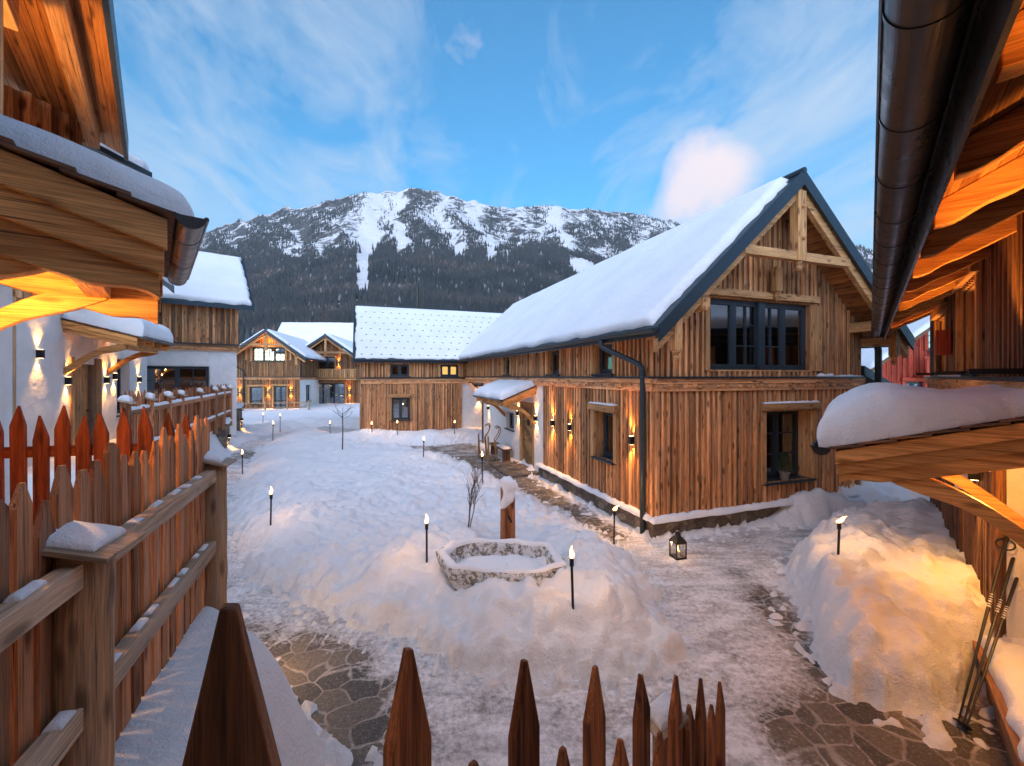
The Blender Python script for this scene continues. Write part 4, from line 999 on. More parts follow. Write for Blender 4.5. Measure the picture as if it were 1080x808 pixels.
FARP = [(-5.5,7.7),(-7.45,10.3),(-9.55,13.9),(-11.1,17),(-12.2,20.5),(-12.8,25),(-11.5,25),(-11.1,20.5),(-10.0,16.6),(-8.6,13.6),(-6.75,10.2),(-4.95,7.5)]
BACK = [(-11.5,27.0),(-8.6,24.5),(-8.3,21.5),(-8.8,20.7),(-9.6,22.5),(-12.5,25.5)]
def poly_sd(x, y, P):
    P = np.array(P); n = len(P); d = np.full(x.shape, 1e9); ins = np.zeros(x.shape, bool)
    for i in range(n):
        a = P[i]; b = P[(i+1) % n]; e = b-a
        t = np.clip(((x-a[0])*e[0]+(y-a[1])*e[1])/(e@e), 0, 1)
        d = np.minimum(d, np.hypot(x-a[0]-t*e[0], y-a[1]-t*e[1]))
        c = ((a[1] > y) != (b[1] > y))
        with np.errstate(divide='ignore', invalid='ignore'):
            xi = a[0]+(y-a[1])*(b[0]-a[0])/(b[1]-a[1] if b[1] != a[1] else 1e-9)
        ins ^= c & (x < xi)
    return np.where(ins, -d, d)
def line_left(x, y, P):
    d = np.full(x.shape, 1e9); sg = np.zeros(x.shape)
    for i in range(len(P)-1):
        a = P[i]; b = P[i+1]; e = b-a
        t = np.clip(((x-a[0])*e[0]+(y-a[1])*e[1])/(e@e), 0, 1)
        q = np.hypot(x-a[0]-t*e[0], y-a[1]-t*e[1]); s = np.sign(e[0]*(y-a[1])-e[1]*(x-a[0]))
        m = q < d; d = np.where(m, q, d); sg = np.where(m, s, sg)
    return d*sg
def ground(x, y):
    x = np.asarray(x, float); y = np.asarray(y, float)
    g = .35*np.exp(-(((x+12)/4)**2+((y-18)/6)**2))+.02*(fbm(x*.5, y*.5, 2, 3)-.5)
    sl = line_left(x, y, BASE)
    T = 1.14+.2*sstep(5, 9, y)-1.0*sstep(19, 26, y)
    T = np.maximum(T, g)
    return g+(T-g)*sstep(.0, .62, sl), sl
def snow_h(x, y):
    x = np.asarray(x, float); y = np.asarray(y, float)
    g, sl = ground(x, y)
    en = (fbm(x*2.1, y*2.1, 3, 11)-.5)*.34+(fbm(x*7, y*7, 2, 12)-.5)*.12
    d = np.minimum.reduce([poly_sd(x, y, P) for P in (LANE, SIDE, FARP, BACK)])
    right = (x > 2.6) & (y > 3.2) & (y < 9.6) & (x*.646+y*.764 > 2)
    island = (sl < 0) & (x < 2.6)
    Hh = np.where(right, .60, .37)
    Hh = Hh+.30*np.exp(-(((x-1.25)/.62)**2+((y-6.9)/1.1)**2))+.12*np.exp(-(((x-1.0)/.8)**2+((y-5.2)/.5)**2))*(x < 2.4)
    Hh = Hh+.22*np.exp(-(((x+4.5)/1.4)**2+((y-8.5)/1.5)**2))
    Hh = Hh+.42*np.exp(-(((x-8.0)/2.4)**2+((y-11.0)/1.0)**2))
    Hh = Hh+.15*np.exp(-(((x-5.5)/.8)**2+((y-6.6)/.8)**2))-.14*np.exp(-(((x-4.6)/.7)**2+((y-4.3)/.7)**2))
    Hh = Hh+.18*np.exp(-(((x+5)/3)**2+((y-20.3)/.7)**2))
    w = np.where(right, .26, .55)
    w = np.where(island & (y > 7), 1.0, w)
    dd = d+en*np.where(sl > -.1, .3, 1)
    h = Hh*(.40*sstep(0, w*.5, dd)+.60*sstep(w*.1, w*1.5, dd))
    h = h+sstep(.05, .6, dd)*((fbm(x*.9, y*.9, 3, 21)-.5)*.26+(fbm(x*3.0, y*3.0, 3, 22)-.5)*.085)+sstep(.0, .25, dd)*((fbm(x*9, y*9, 3, 23)-.5)*.055)
    bil = 1-np.abs(2*fbm(x*2.6, y*2.6, 3, 81)-1)*2.2; bil2 = 1-np.abs(2*fbm(x*5.5, y*5.5, 2, 82)-1)*2.0
    near = 1-.55*sstep(9, 14, y)
    h = h+sstep(.02, .35, dd)*((bil-.5)*.085+(bil2-.5)*.045)*near
    lump = np.maximum(0, vnoise(x*4.2, y*4.2, 24)-.55)*.20+np.maximum(0, vnoise(x*8.5, y*8.5, 25)-.6)*.09
    h = h+lump*sstep(0, .3, dd)*(1-.72*sstep(.9, 2.2, dd)*(y > 8))
    # along the chalet walls only a thin dusting lies in front of the plinth
    lx = (x-2.81)*.9417+(y-8.37)*.337; ly = -(x-2.81)*.337+(y-8.37)*.9417
    thin = sstep(-.75, -.45, ly)*(lx > -.5)*(1-sstep(2.9, 4.0, lx))*(ly < .3)
    thin = np.maximum(thin, sstep(-.55, -.3, lx)*(lx < .3)*(ly > -.3)*(ly < 6))
    h = h*(1-.80*thin)
    clod = np.maximum(0, vnoise(x*11, y*11, 31)-.62)*.42+np.maximum(0, vnoise(x*19, y*19, 32)-.7)*.12
    h = h+clod*sstep(-.55, .0, dd)*(1-sstep(.05, .3, dd))
    h = np.where(sl > .1, .10+(fbm(x*1.3, y*1.3, 3, 41)-.5)*.10, h)
    h = np.where((sl > -.25) & (sl <= .1), np.maximum(h, .10*sstep(-.25, .1, sl+en*.25)), h)
    return g, h-.035*(1-sstep(-.12, .06, dd))*(sl < .1), d
def surf(x, y):
    g, h, _ = snow_h(np.array([float(x)]), np.array([float(y)]))
    return float(g[0]+max(0, h[0]))
def gp(px, py, extra=0):
    """world point on the surface whose line of sight passes photo point (px, py)"""
    z = .3; m = (px-540)/447
    for _ in range(30):
        Y = (EYE-z)*447/(py-397); z = .5*z+.5*surf(m*Y, Y)
    return Vector((m*Y, Y, z))

def sheet(name, X, Y, Z, mat, attrs=None, kind='structure'):
    nx, ny = X.shape
    me = bpy.data.meshes.new(name); n = nx*ny
    co = np.stack([X, Y, Z], -1).reshape(-1, 3).astype(np.float32)
    i = np.arange(nx-1)[:, None]*ny+np.arange(ny-1)[None, :]
    q = np.stack([i, i+ny, i+ny+1, i+1], -1).reshape(-1, 4).astype(np.int32)
    me.vertices.add(n); me.vertices.foreach_set('co', co.ravel())
    me.loops.add(q.size); me.loops.foreach_set('vertex_index', q.ravel())
    me.polygons.add(len(q)); me.polygons.foreach_set('loop_start', np.arange(0, q.size, 4, dtype=np.int32)); me.polygons.foreach_set('use_smooth', np.ones(len(q), bool))
    me.update(calc_edges=True)
    for k, v in (attrs or {}).items():
        a = me.attributes.new(k, 'FLOAT', 'POINT'); a.data.foreach_set('value', v.reshape(-1).astype(np.float32))
    me.materials.append(mat); o = bpy.data.objects.new(name, me); COL.objects.link(o)
    if kind: o['kind'] = kind
    return o

def _snow_ground():
    k = NT('ground_snow'); tc = k.node('ShaderNodeTexCoord').outputs['Object']; dirt = k.attr('dirt').outputs['Fac']
    a = k.noise(tc, 7, 7, .62); b = k.noise(tc, 48, 4, .7)
    c = k.ramp(k.noise(tc, 1.1, 3), [(.3, (.78,.80,.84)), (.7, (.87,.88,.90))])
    dn = k.math('MULTIPLY', dirt, k.ramp(k.noise(tc, 13, 6, .7), [(.35, 0.0), (.7, 1.0)]))
    c = k.mix(dn, c, (.44,.36,.27))
    k.set(Base_Color=c, Roughness=.65); k.bsdf.inputs['Specular IOR Level'].default_value = .3
    k.bsdf.inputs['Subsurface Weight'].default_value = 0; k.bsdf.inputs['Subsurface Radius'].default_value = (.05,.06,.08); k.bsdf.inputs['Subsurface Scale'].default_value = .3
    k.bump(k.math('ADD', a, k.math('MULTIPLY', b, .4)), .85, .06)
    return k.m
def _paving():
    k = NT('flagstone_paving'); tc = k.node('ShaderNodeTexCoord').outputs['Object']; bare = k.attr('bare').outputs['Fac']
    dn = k.node('ShaderNodeTexNoise'); dn.inputs['Scale'].default_value = 1.8; dn.inputs['Detail'].default_value = 3; k.link(tc, dn.inputs['Vector'])
    flat = k.mapping(k.mix(.26, tc, dn.outputs['Color']), (1, 1, 0))
    e = k.node('ShaderNodeTexVoronoi', feature='DISTANCE_TO_EDGE'); e.inputs['Scale'].default_value = 4.6; k.link(flat, e.inputs['Vector'])
    cc = k.node('ShaderNodeTexVoronoi', feature='F1'); cc.inputs['Scale'].default_value = 4.6; k.link(flat, cc.inputs['Vector'])
    sep = k.node('ShaderNodeSeparateColor'); k.link(cc.outputs['Color'], sep.inputs[0])
    st = k.ramp(sep.outputs[0], [(0, (.06,.05,.04)), (.5, (.12,.096,.07)), (1, (.20,.16,.115))])
    st = k.mix(1.0, st, k.ramp(k.noise(tc, 22, 6, .75), [(.3, .5), (.7, 1.35)]), 'MULTIPLY')
    j = k.ramp(e.outputs['Distance'], [(.018, 1.0), (.05, 0.0)])
    fr = k.ramp(k.noise(tc, 38, 5, .75), [(.54, 0.0), (.70, .45)])
    st = k.mix(fr, k.mix(k.math('MULTIPLY', j, k.ramp(k.noise(tc, 2.8, 4), [(.35, .25), (.65, .95)])), st, (.40,.35,.31)), (.62,.60,.60))
    n1 = k.noise(tc, 1.9, 8, .68, .4); n2 = k.noise(tc, 16, 6, .75)
    v = k.math('ADD', k.math('ADD', k.math('MULTIPLY', n1, .62), k.math('MULTIPLY', n2, .38)), k.math('MULTIPLY', bare, -.285))
    v = k.math('ADD', v, k.math('MULTIPLY', j, .05))
    ice = k.ramp(v, [(.30, 0.0), (.37, .6), (.47, 1.0)])
    rut = k.noise(k.mapping(tc, (1.1, 3.2, 1), rot=(0, 0, R(-38))), 1.3, 7, .66, .6)
    icec = k.ramp(k.math('ADD', k.math('MULTIPLY', n2, .5), k.math('MULTIPLY', rut, .5)), [(.36, (.25,.235,.235)), (.47, (.52,.51,.52)), (.58, (.80,.80,.82))])
    gritty = k.ramp(k.noise(tc, 2.6, 4, .6), [(.62, 0.0), (.80, .22)])
    icec = k.mix(gritty, icec, (.42,.35,.22))
    k.set(Base_Color=k.mix(ice, st, icec), Roughness=k.ramp(ice, [(0, .55), (.5, .42), (1, .62)]))
    k.bump(k.math('ADD', k.math('ADD', k.math('MULTIPLY', j, -.35), k.math('MULTIPLY', n2, .7)), k.math('MULTIPLY', ice, .5)), .7, .03)
    return k.m
M['snow_ground'] = _snow_ground(); M['paving'] = _paving()

def gs(a, b, cuts):
    return np.concatenate([np.arange(p, q, s) for p, q, s in cuts])
xs = gs(0, 0, [(-26,-16,.5),(-16,-7,.13),(-7,6.5,.04),(6.5,13,.12),(13,30,.6)])
ys = gs(0, 0, [(.8,3,.08),(3,9,.036),(9,14,.075),(14,27,.14),(27,62,.5)])
XX, YY = np.meshgrid(xs, ys, indexing='ij')
g, h, d = snow_h(XX, YY)
# dirty, trodden foot of the banks along the lane
dirt = (1-sstep(.0, .45, d))*.22*(XX < 3)*(YY < 9)+.15*(1-sstep(0,.3,d))
so = sheet('snow', XX, YY, g+h, M['snow_ground'], {'dirt': dirt})
xs = gs(0, 0, [(-16,14,.12)]); ys = gs(0, 0, [(.8,30,.12)])
XX, YY = np.meshgrid(xs, ys, indexing='ij'); g, sl = ground(XX, YY)
def spot(x, y, r, a=1.0, ry=None): return a*np.exp(-(((XX-x)/r)**2+((YY-y)/(ry or r))**2))
bare = spot(-2.45,4.4,.75,1.4)+spot(-1.6,3.75,.6,1.3)+spot(-3.2,5.2,.4,.5)+spot(-3.6,5.8,.4,.35)+spot(4.1,3.6,.8,1.35)+spot(3.3,3.7,.6,1.1)+spot(2.6,3.8,.4,.8)+spot(3.5,5.6,.2,.5,1.2)+spot(3.35,4.7,.25,.5,.8)+spot(3.75,6.3,.25,.5,1.1)+spot(8.3,9.4,1.2,.8,.4)
dS = poly_sd(XX, YY, SIDE); bare = np.maximum(bare, sstep(.1,-.25,dS)*.85*(YY < 17)+sstep(.1,-.2,dS)*.6*(YY >= 17))
bare = np.clip(np.maximum(bare, spot(-9.9,16.5,.8,.7,2)), 0, 1.2)
sheet('path', XX, YY, np.where(sl > .05, g-.3, g+.004), M['paving'], {'bare': bare})
mb = MB(); mb.raw([(-4000,-1500,-.45),(4000,-1500,-.45),(4000,5000,-.45),(-4000,5000,-.45)], [(0,1,2,3)])
mb.build('ground', M['snow'])['kind'] = 'structure'

# ------------------------------------------------------------------ MOUNTAIN
RX = np.array([-700,-200,0,120,215,250,300,350,375,405,430,470,500,525,550,580,620,660,700,740,800,920,1080,1500,2200])
RY = np.array([330,300,285,262,244,234,221,212,204,201,200,204,213,220,219,217,222,224,231,238,247,262,280,305,340])
em = np.linspace(-2.4, 2.6, 520); tt = np.linspace(0, 1, 190)
MM, TT = np.meshgrid(em, tt, indexing='ij')
pxm = MM*447+540
er = (397-np.interp(pxm, RX, RY))/447
Yd = 420+1900*TT+160*np.sin(MM*4.2)*TT
e0 = .07
E = e0+(er-e0)*TT**.82
n1 = fbm(MM*7+3, TT*5, 5, 51)-.5
rid = 1-np.abs(2*fbm(MM*11+TT*2.5, TT*3.2, 4, 52)-1)
E = E+(n1*.06+(rid-.75)*.060)*np.sin(np.pi*np.clip(TT, 0, 1)**1.5)**.8*(.35+.65*TT)
edge = np.exp(-((TT-1)/.08)**2)
E = E+edge*((fbm(MM*45, TT*9, 4, 53)-.5)*.020)
Z = Yd*E
Xw, Yw, Zw = MM*Yd, Yd, Z+EYE
# back slope so that the crest is a real ridge
MB2 = MM[:, -1:]; Xw = np.concatenate([Xw, MB2*(Yd[:, -1:]+500)], 1); Yw = np.concatenate([Yw, Yd[:, -1:]+500], 1); Zw = np.concatenate([Zw, Zw[:, -1:]*.45], 1)
TTx = np.concatenate([TT, np.ones_like(MB2)], 1); MMx = np.concatenate([MM, MB2], 1)
pxx = MMx*447+540
def band(c, w): return np.exp(-((pxx-c)/w)**2)
wob = (fbm(TTx*6, MMx*2, 3, 61)-.5)*30
chute = band(396-16*(1-TTx)/.6+wob*.5, 6+8*TTx)*sstep(.20,.30,TTx)+band(418+wob, 8)*sstep(.46,.6,TTx)+band(468+18*(1-TTx)+wob, 7)*sstep(.46,.6,TTx)*.9+band(505+14*(1-TTx)+wob, 8)*sstep(.44,.58,TTx)*.9+band(610+wob,16)*sstep(.46,.5,TTx)*(1-sstep(.54,.6,TTx))*1.2+band(590+wob,8)*sstep(.6,.7,TTx)
meadow = band(372+wob,22)*np.exp(-((TTx-.205)/.022)**2)+band(325,26)*np.exp(-((TTx-.185)/.012)**2)*.9+band(285,16)*np.exp(-((TTx-.31)/.012)**2)*.7+band(640,40)*np.exp(-((TTx-.42)/.03)**2)*.7
treeline = .60+.10*np.sin(MMx*3)+(fbm(MMx*10, TTx*6, 4, 62)-.5)*.40-.10*sstep(540,640,pxx)+.18*(1-sstep(250,380,pxx))
forest = np.clip(sstep(.16, -.08, TTx-treeline)-chute*1.3-meadow*1.3, 0, 1)
forest = forest*(.80+.20*(fbm(MMx*24, TTx*14, 4, 66) > .46))
open_ = np.clip(chute+meadow, 0, 1)
def _mountain():
    k = NT('mountain_ground'); tc = k.node('ShaderNodeTexCoord').outputs['Object']; fo = k.attr('forest').outputs['Fac']; ch = k.attr('open').outputs['Fac']
    n = k.noise(tc, .011, 9, .66); n2 = k.noise(tc, .035, 8, .7)
    geo = k.node('ShaderNodeNewGeometry'); sx = k.node('ShaderNodeSeparateXYZ'); k.link(geo.outputs['Normal'], sx.inputs[0])
    rock = k.ramp(n2, [(.35, (.05,.052,.056)), (.65, (.15,.15,.155))])
    v = k.math('ADD', k.math('ADD', k.math('MULTIPLY', n, .55), k.math('MULTIPLY', n2, .55)), k.math('MULTIPLY', k.math('SUBTRACT', sx.outputs[2], .80), .55))
    v = k.math('ADD', v, k.math('MULTIPLY', ch, .14))
    sn = k.ramp(v, [(.515, 0.0), (.585, 1.0)])
    c = k.mix(sn, rock, (.80,.82,.86))
    fl = k.ramp(n2, [(.40, (.045,.046,.048)), (.55, (.09,.078,.07)), (.64, (.30,.30,.31))])
    fm = k.ramp(k.math('ADD', fo, k.math('MULTIPLY', k.math('SUBTRACT', n2, .5), .8)), [(.42, 0.0), (.62, .92)])
    c = k.mix(fm, c, fl)
    k.set(Base_Color=c, Roughness=.9); k.bsdf.inputs['Specular IOR Level'].default_value = .1
    k.bump(k.math('ADD', n, k.math('MULTIPLY', n2, .5)), .8, 30)
    return k.m
M['mountain'] = _mountain()
sheet('hill', Xw, Yw, Zw, M['mountain'], {'forest': forest, 'open': open_})
# the wood on it: tens of thousands of conifers and bare larches, one mass
def _forest():
    k = NT('forest_trees'); t = k.attr('tone').outputs['Fac']; 
    c = k.ramp(t, [(0, (.036,.043,.046)), (.45, (.062,.069,.071)), (.66, (.08,.074,.07)), (.78, (.112,.082,.068)), (.9, (.15,.125,.11)), (1, (.24,.245,.255))])
    k.set(Base_Color=c, Roughness=.9); k.bsdf.inputs['Specular IOR Level'].default_value = .1
    return k.m
M['forest'] = _forest()
rng = np.random.default_rng(5)
NT_ = 100000
ci = rng.integers(0, MM.shape[0]-1, NT_*5); cj = (MM.shape[1]-2)*np.power(rng.random(NT_*5), .85); cj = cj.astype(int)
ok = (np.abs(em[ci]) < 1.35) & (rng.random(NT_*5) < forest[ci, cj]*.95+.95*sstep(.34, .54, fbm(MM[ci, cj]*20, TT[ci, cj]*9, 4, 67))*(1-.75*sstep(.75, .98, TT[ci, cj]))*(1-np.clip(open_[ci, cj]*1.5, 0, 1)))
ci = ci[ok][:NT_]; cj = cj[ok][:NT_]; n = len(ci)
fu = rng.random(n)[:, None]; fv = rng.random(n)[:, None]
C3 = np.stack([Xw, Yw, Zw], -1)
Pt = (C3[ci, cj]*(1-fu)+C3[ci+1, cj]*fu)*(1-fv)+(C3[ci, cj+1]*(1-fu)+C3[ci+1, cj+1]*fu)*fv
hgt = (13+14*rng.random(n))*(1-.35*(cj/MM.shape[1] > .6)); rad = hgt*(.13+.08*rng.random(n)); K = 5
patch = fbm(Pt[:, 0]/120, Pt[:, 2]/45, 3, 71)
tone = np.clip(rng.random(n)*.5+.10+(patch-.52)*1.5*(cj/MM.shape[1] < .5), 0, .97); tone[rng.random(n) < .02] = 1
larch = tone > .66; rad = rad*np.where(larch, 1.4, 1); hgt = hgt*np.where(larch, .8, 1)
ang = np.arange(K)*2*np.pi/K
ring = np.stack([Pt[:, None, 0]+rad[:, None]*np.cos(ang+.7)[None], Pt[:, None, 1]+rad[:, None]*np.sin(ang+.7)[None], np.repeat(Pt[:, None, 2]+np.where(larch, hgt*.35, hgt*.06)[:, None], K, 1)], -1)
apex = Pt+np.stack([0*hgt, 0*hgt, hgt], -1)[:]; foot = Pt-np.array([0, 0, 2.0])
vv = np.concatenate([ring, apex[:, None], foot[:, None]], 1).reshape(-1, 3).astype(np.float32)
b = (np.arange(n)*(K+2))[:, None]; kk = np.arange(K)
f1 = np.stack([b+kk, b+(kk+1) % K, np.repeat(b+K, K, 1)], -1); f2 = np.stack([b+(kk+1) % K, b+kk, np.repeat(b+K+1, K, 1)], -1)
ff = np.concatenate([f1, f2], 1).reshape(-1, 3).astype(np.int32)
me = bpy.data.meshes.new('forest'); me.vertices.add(len(vv)); me.vertices.foreach_set('co', vv.ravel()); me.loops.add(ff.size); me.loops.foreach_set('vertex_index', ff.ravel())
me.polygons.add(len(ff)); me.polygons.foreach_set('loop_start', np.arange(0, ff.size, 3, dtype=np.int32)); me.update(calc_edges=True)
a = me.attributes.new('tone', 'FLOAT', 'POINT'); a.data.foreach_set('value', np.repeat(tone, K+2).astype(np.float32))
me.materials.append(M['forest']); fo = bpy.data.objects.new('forest', me); COL.objects.link(fo)
tag(fo, 'dark conifer and bare larch forest covering the mountain slope', 'forest', kind='stuff')
# ------------------------------------------------------------------ FENCES
def picket_mesh(name, w, h, d, mat, parent, loc, ax, tip=.16, tipw=.22, lean=0, bevel=0, side=0, taper=.0):
    ax = V3(ax, 0).normalized(); nn = Vector((-ax.y, ax.x, 0))
    mb = MB(); t = tip*random.uniform(.85, 1.15); sh = random.uniform(-.12, .12)*w
    pts = [(-w/2, 0), (w/2, 0), (w/2*(1-taper), h-t*random.uniform(.9, 1.1)), (w*tipw*.5+sh, h-random.uniform(0, .012)), (-w*tipw*.5+sh, h), (-w/2*(1-taper), h-t*random.uniform(.9, 1.1))]
    pts = [(x+lean*z/h, z) for x, z in pts]
    b = len(mb.v)
    # thin the board towards its tip so the head is bevelled in both directions
    P = []; G = []
    off = (random.uniform(0, 40), random.uniform(0, 40), random.uniform(0, 40))
    for k in (0, 1):
        for (x, z) in pts:
            thin = .42 if z > h-.03 else 1.0
            o = (-d/2 if k == 0 else d/2)*thin
            P.append(ax*x+nn*o+UP*z)
    n = len(pts)
    gr = [(p.z, p.dot(ax), p.dot(nn)) for p in P]
    F = [tuple(range(n)), tuple(range(2*n-1, n-1, -1))]+[(i, i+n, (i+1) % n+n, (i+1) % n) for i in range(n)]
    mb.raw(P, F, gr, random.random())
    o = mb.build(name, mat, parent, bevel=bevel); o.location = loc
    return o
def post_cap(parent, p, w=.30, t=.025, snow=.07, tilt=.28, ax=(1,0,0), mat=None, cmat=None):
    p = Vector(p); ax = V3(ax, 0).normalized(); ay = Vector((-ax.y, ax.x, 0)); az = UP
    A = (ax*math.cos(tilt)-UP*math.sin(tilt)); N = A.cross(ay); N = N if N.z > 0 else -N
    mb = MB(); mb.obox(p-A*w/2-ay*w/2, A, ay, N, w, w, t, 0); c = mb.build('post_cap', cmat or M['rail'], parent, bevel=.004)
    if snow:
        s = MB(); snow_pad(s, p-A*w*.46-ay*w*.38+N*(t+.003), A, ay, N, w*.74, w*.72, snow, w*.36, random.randint(1, 99), 18, 18, lumps=.25, rag=.02); s.build('snow', M['snow'], c, smooth=True)
    return c
def rail_snow(parent, a, b, w, n, seed):
    rr = random.Random(seed); a = Vector(a); b = Vector(b); d = b-a; L = d.length; d.normalize()
    sd = d.cross(UP).normalized()
    for k in range(n):
        x = (k+rr.uniform(.1,.7))/n*L; l = rr.uniform(.06, .15)
        if x+l > L: continue
        s = MB(); snow_pad(s, a+d*x-sd*w*.40, d, sd, UP, l, w*rr.uniform(.45, .8), rr.uniform(.015, .035), .05, seed+k, 12, 10, lumps=.5, rag=.03); s.build('snow', M['snow'], parent, smooth=True)
def round_post(parent, p, r, h, mat):
    mb = MB(); N = 9; pts = [(p[0]+random.uniform(-.004,.004), p[1]+random.uniform(-.004,.004), p[2]+h*i/(N-1)) for i in range(N)]
    mb.tube(pts, [r*random.uniform(.98, 1.015) for _ in pts], 28); return mb.build('post', mat, parent, smooth=True)

# fence along the terrace edge (foreground left)
d1 = Vector((-.352, .936, 0)); n1_ = Vector((-.936, -.352, 0)); z0 = 1.14
P1 = Vector((-1.92, 1.90, 0)); P2 = Vector((-2.64, 3.75, 0))
F = tag(empty('picket_fence', (P1.x, P1.y, z0)), 'foreground weathered picket fence with thick round posts and two snow dusted rails', 'fence', 'picket fences')
def L(v): return Vector(v)-Vector((P1.x, P1.y, z0))
po = round_post(F, L((P1.x, P1.y, z0)), .102, 2.44-z0, M['post']); post_cap(po, L((P1.x, P1.y, 2.452)), .33, .022, .05, .28, (.95,.31,0))
po = round_post(F, L((P2.x, P2.y, z0)), .10, 2.44-z0, M['post']); post_cap(po, L((P2.x, P2.y, 2.452)), .29, .022, .05, .28, (.95,.31,0))
Pm = P1-d1*1.7
for k, (A, B) in enumerate(((Pm, P1-d1*.08), (P1+d1*.08, P2-d1*.06))):
    for z in (2.34, 1.72):
        mb = MB(); mb.beam(L((A.x, A.y, z)), L((B.x, B.y, z)), .085, .11); rl = mb.build('rail', M['rail'], F, bevel=.008)
        rail_snow(rl, L((A.x, A.y, z+.055)), L((B.x, B.y, z+.055)), .085, 7, 200+k*10+int(z*10))
x = -1.55
while x < 2.02:
    p = P1+d1*x+n1_*.075
    if abs(x) > .0:
        h = 2.84-1.2+random.uniform(-.10, .06)-(.13 if -.2 < x < .45 and random.random() < .5 else 0)
        picket_mesh('picket', random.uniform(.085, .115), h, .032, M['picket_old'], F, L((p.x, p.y, 1.2+random.uniform(-.04, .02))), d1, tip=random.uniform(.05, .16), tipw=random.uniform(.2, .55), lean=random.uniform(-.025, .025), bevel=.003)
    x += .132+random.uniform(-.008, .008)
# fence behind it, its red is lamp light put into the wood colour
A = Vector((-4.6, 3.42, 0)); B = Vector((-2.86, 3.83, 0)); dr = (B-A).normalized(); Lr = (B-A).length
F2 = tag(empty('picket_fence', (A.x, A.y, z0)), 'short picket fence, red from lamp light, with sharp points right behind the foreground fence', 'fence', 'picket fences')
def L2(v): return Vector(v)-Vector((A.x, A.y, z0))
for z in (2.56, 1.8):
    mb = MB(); mb.beam(L2((A.x, A.y+.05, z)), L2((B.x, B.y+.05, z)), .06, .09); mb.build('rail', M['picket_lamp_red'], F2, bevel=.006)
x = .05
while x < Lr:
    p = A+dr*x; picket_mesh('picket', .102, 2.91-1.2+random.uniform(-.05, .05), .03, M['picket_lamp_red'], F2, L2((p.x, p.y, 1.2)), dr, tip=.19, tipw=.12, lean=random.uniform(-.02, .02), bevel=.003); x += .152+random.uniform(-.01, .01)
# fence along the far terrace
fx = lambda Y: -3.666-.456*Y
F3 = tag(empty('picket_fence', (fx(9), 9, 1.33)), 'long picket fence with snow capped posts running beside the white house at left', 'fence', 'picket fences')
d3 = Vector((-.456, 1, 0)).normalized(); n3 = Vector((d3.y, -d3.x, 0))
def L3(v): return Vector(v)-Vector((fx(9), 9, 1.33))
prev = None
for Y in (7.9, 9.0, 10.1, 11.06, 12.8, 14.7, 16.0, 17.2):
    p = Vector((fx(Y), Y, 0))+n3*.06
    mb = MB(); mb.tube([L3((p.x, p.y, 1.2)), L3((p.x, p.y, 2.70))], .075, 10); po = mb.build('post', M['picket_old'], F3); post_cap(po, L3((p.x, p.y, 2.715)), .24, .03, .10, .3, (.9,.43,0))
    if prev is not None:
        for z in (2.50, 1.75):
            mb = MB(); mb.beam(L3((prev.x, prev.y, z)), L3((p.x, p.y, z)), .08, .10); rl = mb.build('rail', M['picket_old'], F3)
            s = MB(); e = (p-prev); l = e.length; e.normalize(); snow_pad(s, L3((prev.x, prev.y, z+.052))+e*.08-e.cross(UP)*.04, e, e.cross(UP), UP, l-.16, .08, .06, .04, int(Y*7), 26, 8, lumps=.7); s.build('snow', M['snow'], rl, smooth=True)
    prev = p
Y = 7.9
while Y < 17.2:
    p = Vector((fx(Y), Y, 0)); picket_mesh('picket', .10, 1.55+random.uniform(-.06, .05), .03, M['picket'], F3, L3((p.x, p.y, 1.33)), d3, tip=.14, tipw=.15, lean=random.uniform(-.02, .02)); Y += .145
# fence running down the stairs (very close, bottom of the picture)
s_ = .727; f4 = lambda n: Vector((s_*(-.27+.312*n), s_*(1.1+.36*n), 0)); d4 = (f4(1)-f4(0)).normalized(); n4 = Vector((-d4.y, d4.x, 0))
F4 = tag(empty('picket_fence', (f4(0).x, f4(0).y, 1.35)), 'closest picket fence stepping down at the bottom edge, dark red brown spear pointed boards', 'fence', 'picket fences')
def L4(v): return Vector(v)-Vector((f4(0).x, f4(0).y, 1.35))
zt4 = lambda n: 2.690-.198*n
for n in range(0, 8):
    p = f4(n); z = zt4(n) if n < 7 else zt4(n)-.1
    if n == 7: continue
    picket_mesh('picket', .088, 1.25, .034, M['picket'], F4, L4((p.x, p.y, z-1.25)), d4, tip=.18, tipw=.17, bevel=.003)
for n in (.5, 1.5, 2.5, 3.5, 4.5, 5.5):
    p = f4(n); picket_mesh('picket', .075, 1.0, .034, M['picket'], F4, L4((p.x, p.y, zt4(n)-.235-1.0+(.1 if n > 4 else 0))), d4, tip=.11, tipw=.24, bevel=.003)
picket_mesh('picket', .128, 1.3, .045, M['picket'], F4, L4((-.385, .555, 2.90-1.3)), Vector((.94,.34,0)), tip=.26, tipw=.15, lean=.012, bevel=.004)
for dz in (.45, .98):
    a = f4(-.9)-n4*.05; b = f4(5.9)-n4*.05
    mb = MB(); mb.beam(L4((a.x, a.y, zt4(-.9)-dz-.1)), L4((b.x, b.y, zt4(5.9)-dz-.1)), .06, .09); mb.build('rail', M['picket'], F4)
p = f4(4.15)+n4*.07
mb = MB(); mb.tube([L4((p.x, p.y, .5)), L4((p.x, p.y, 1.63))], .05, 12); po = mb.build('post', M['post'], F4); post_cap(po, L4((p.x, p.y, 1.64)), .17, .02, .04, .45, (-.9,-.3,0))
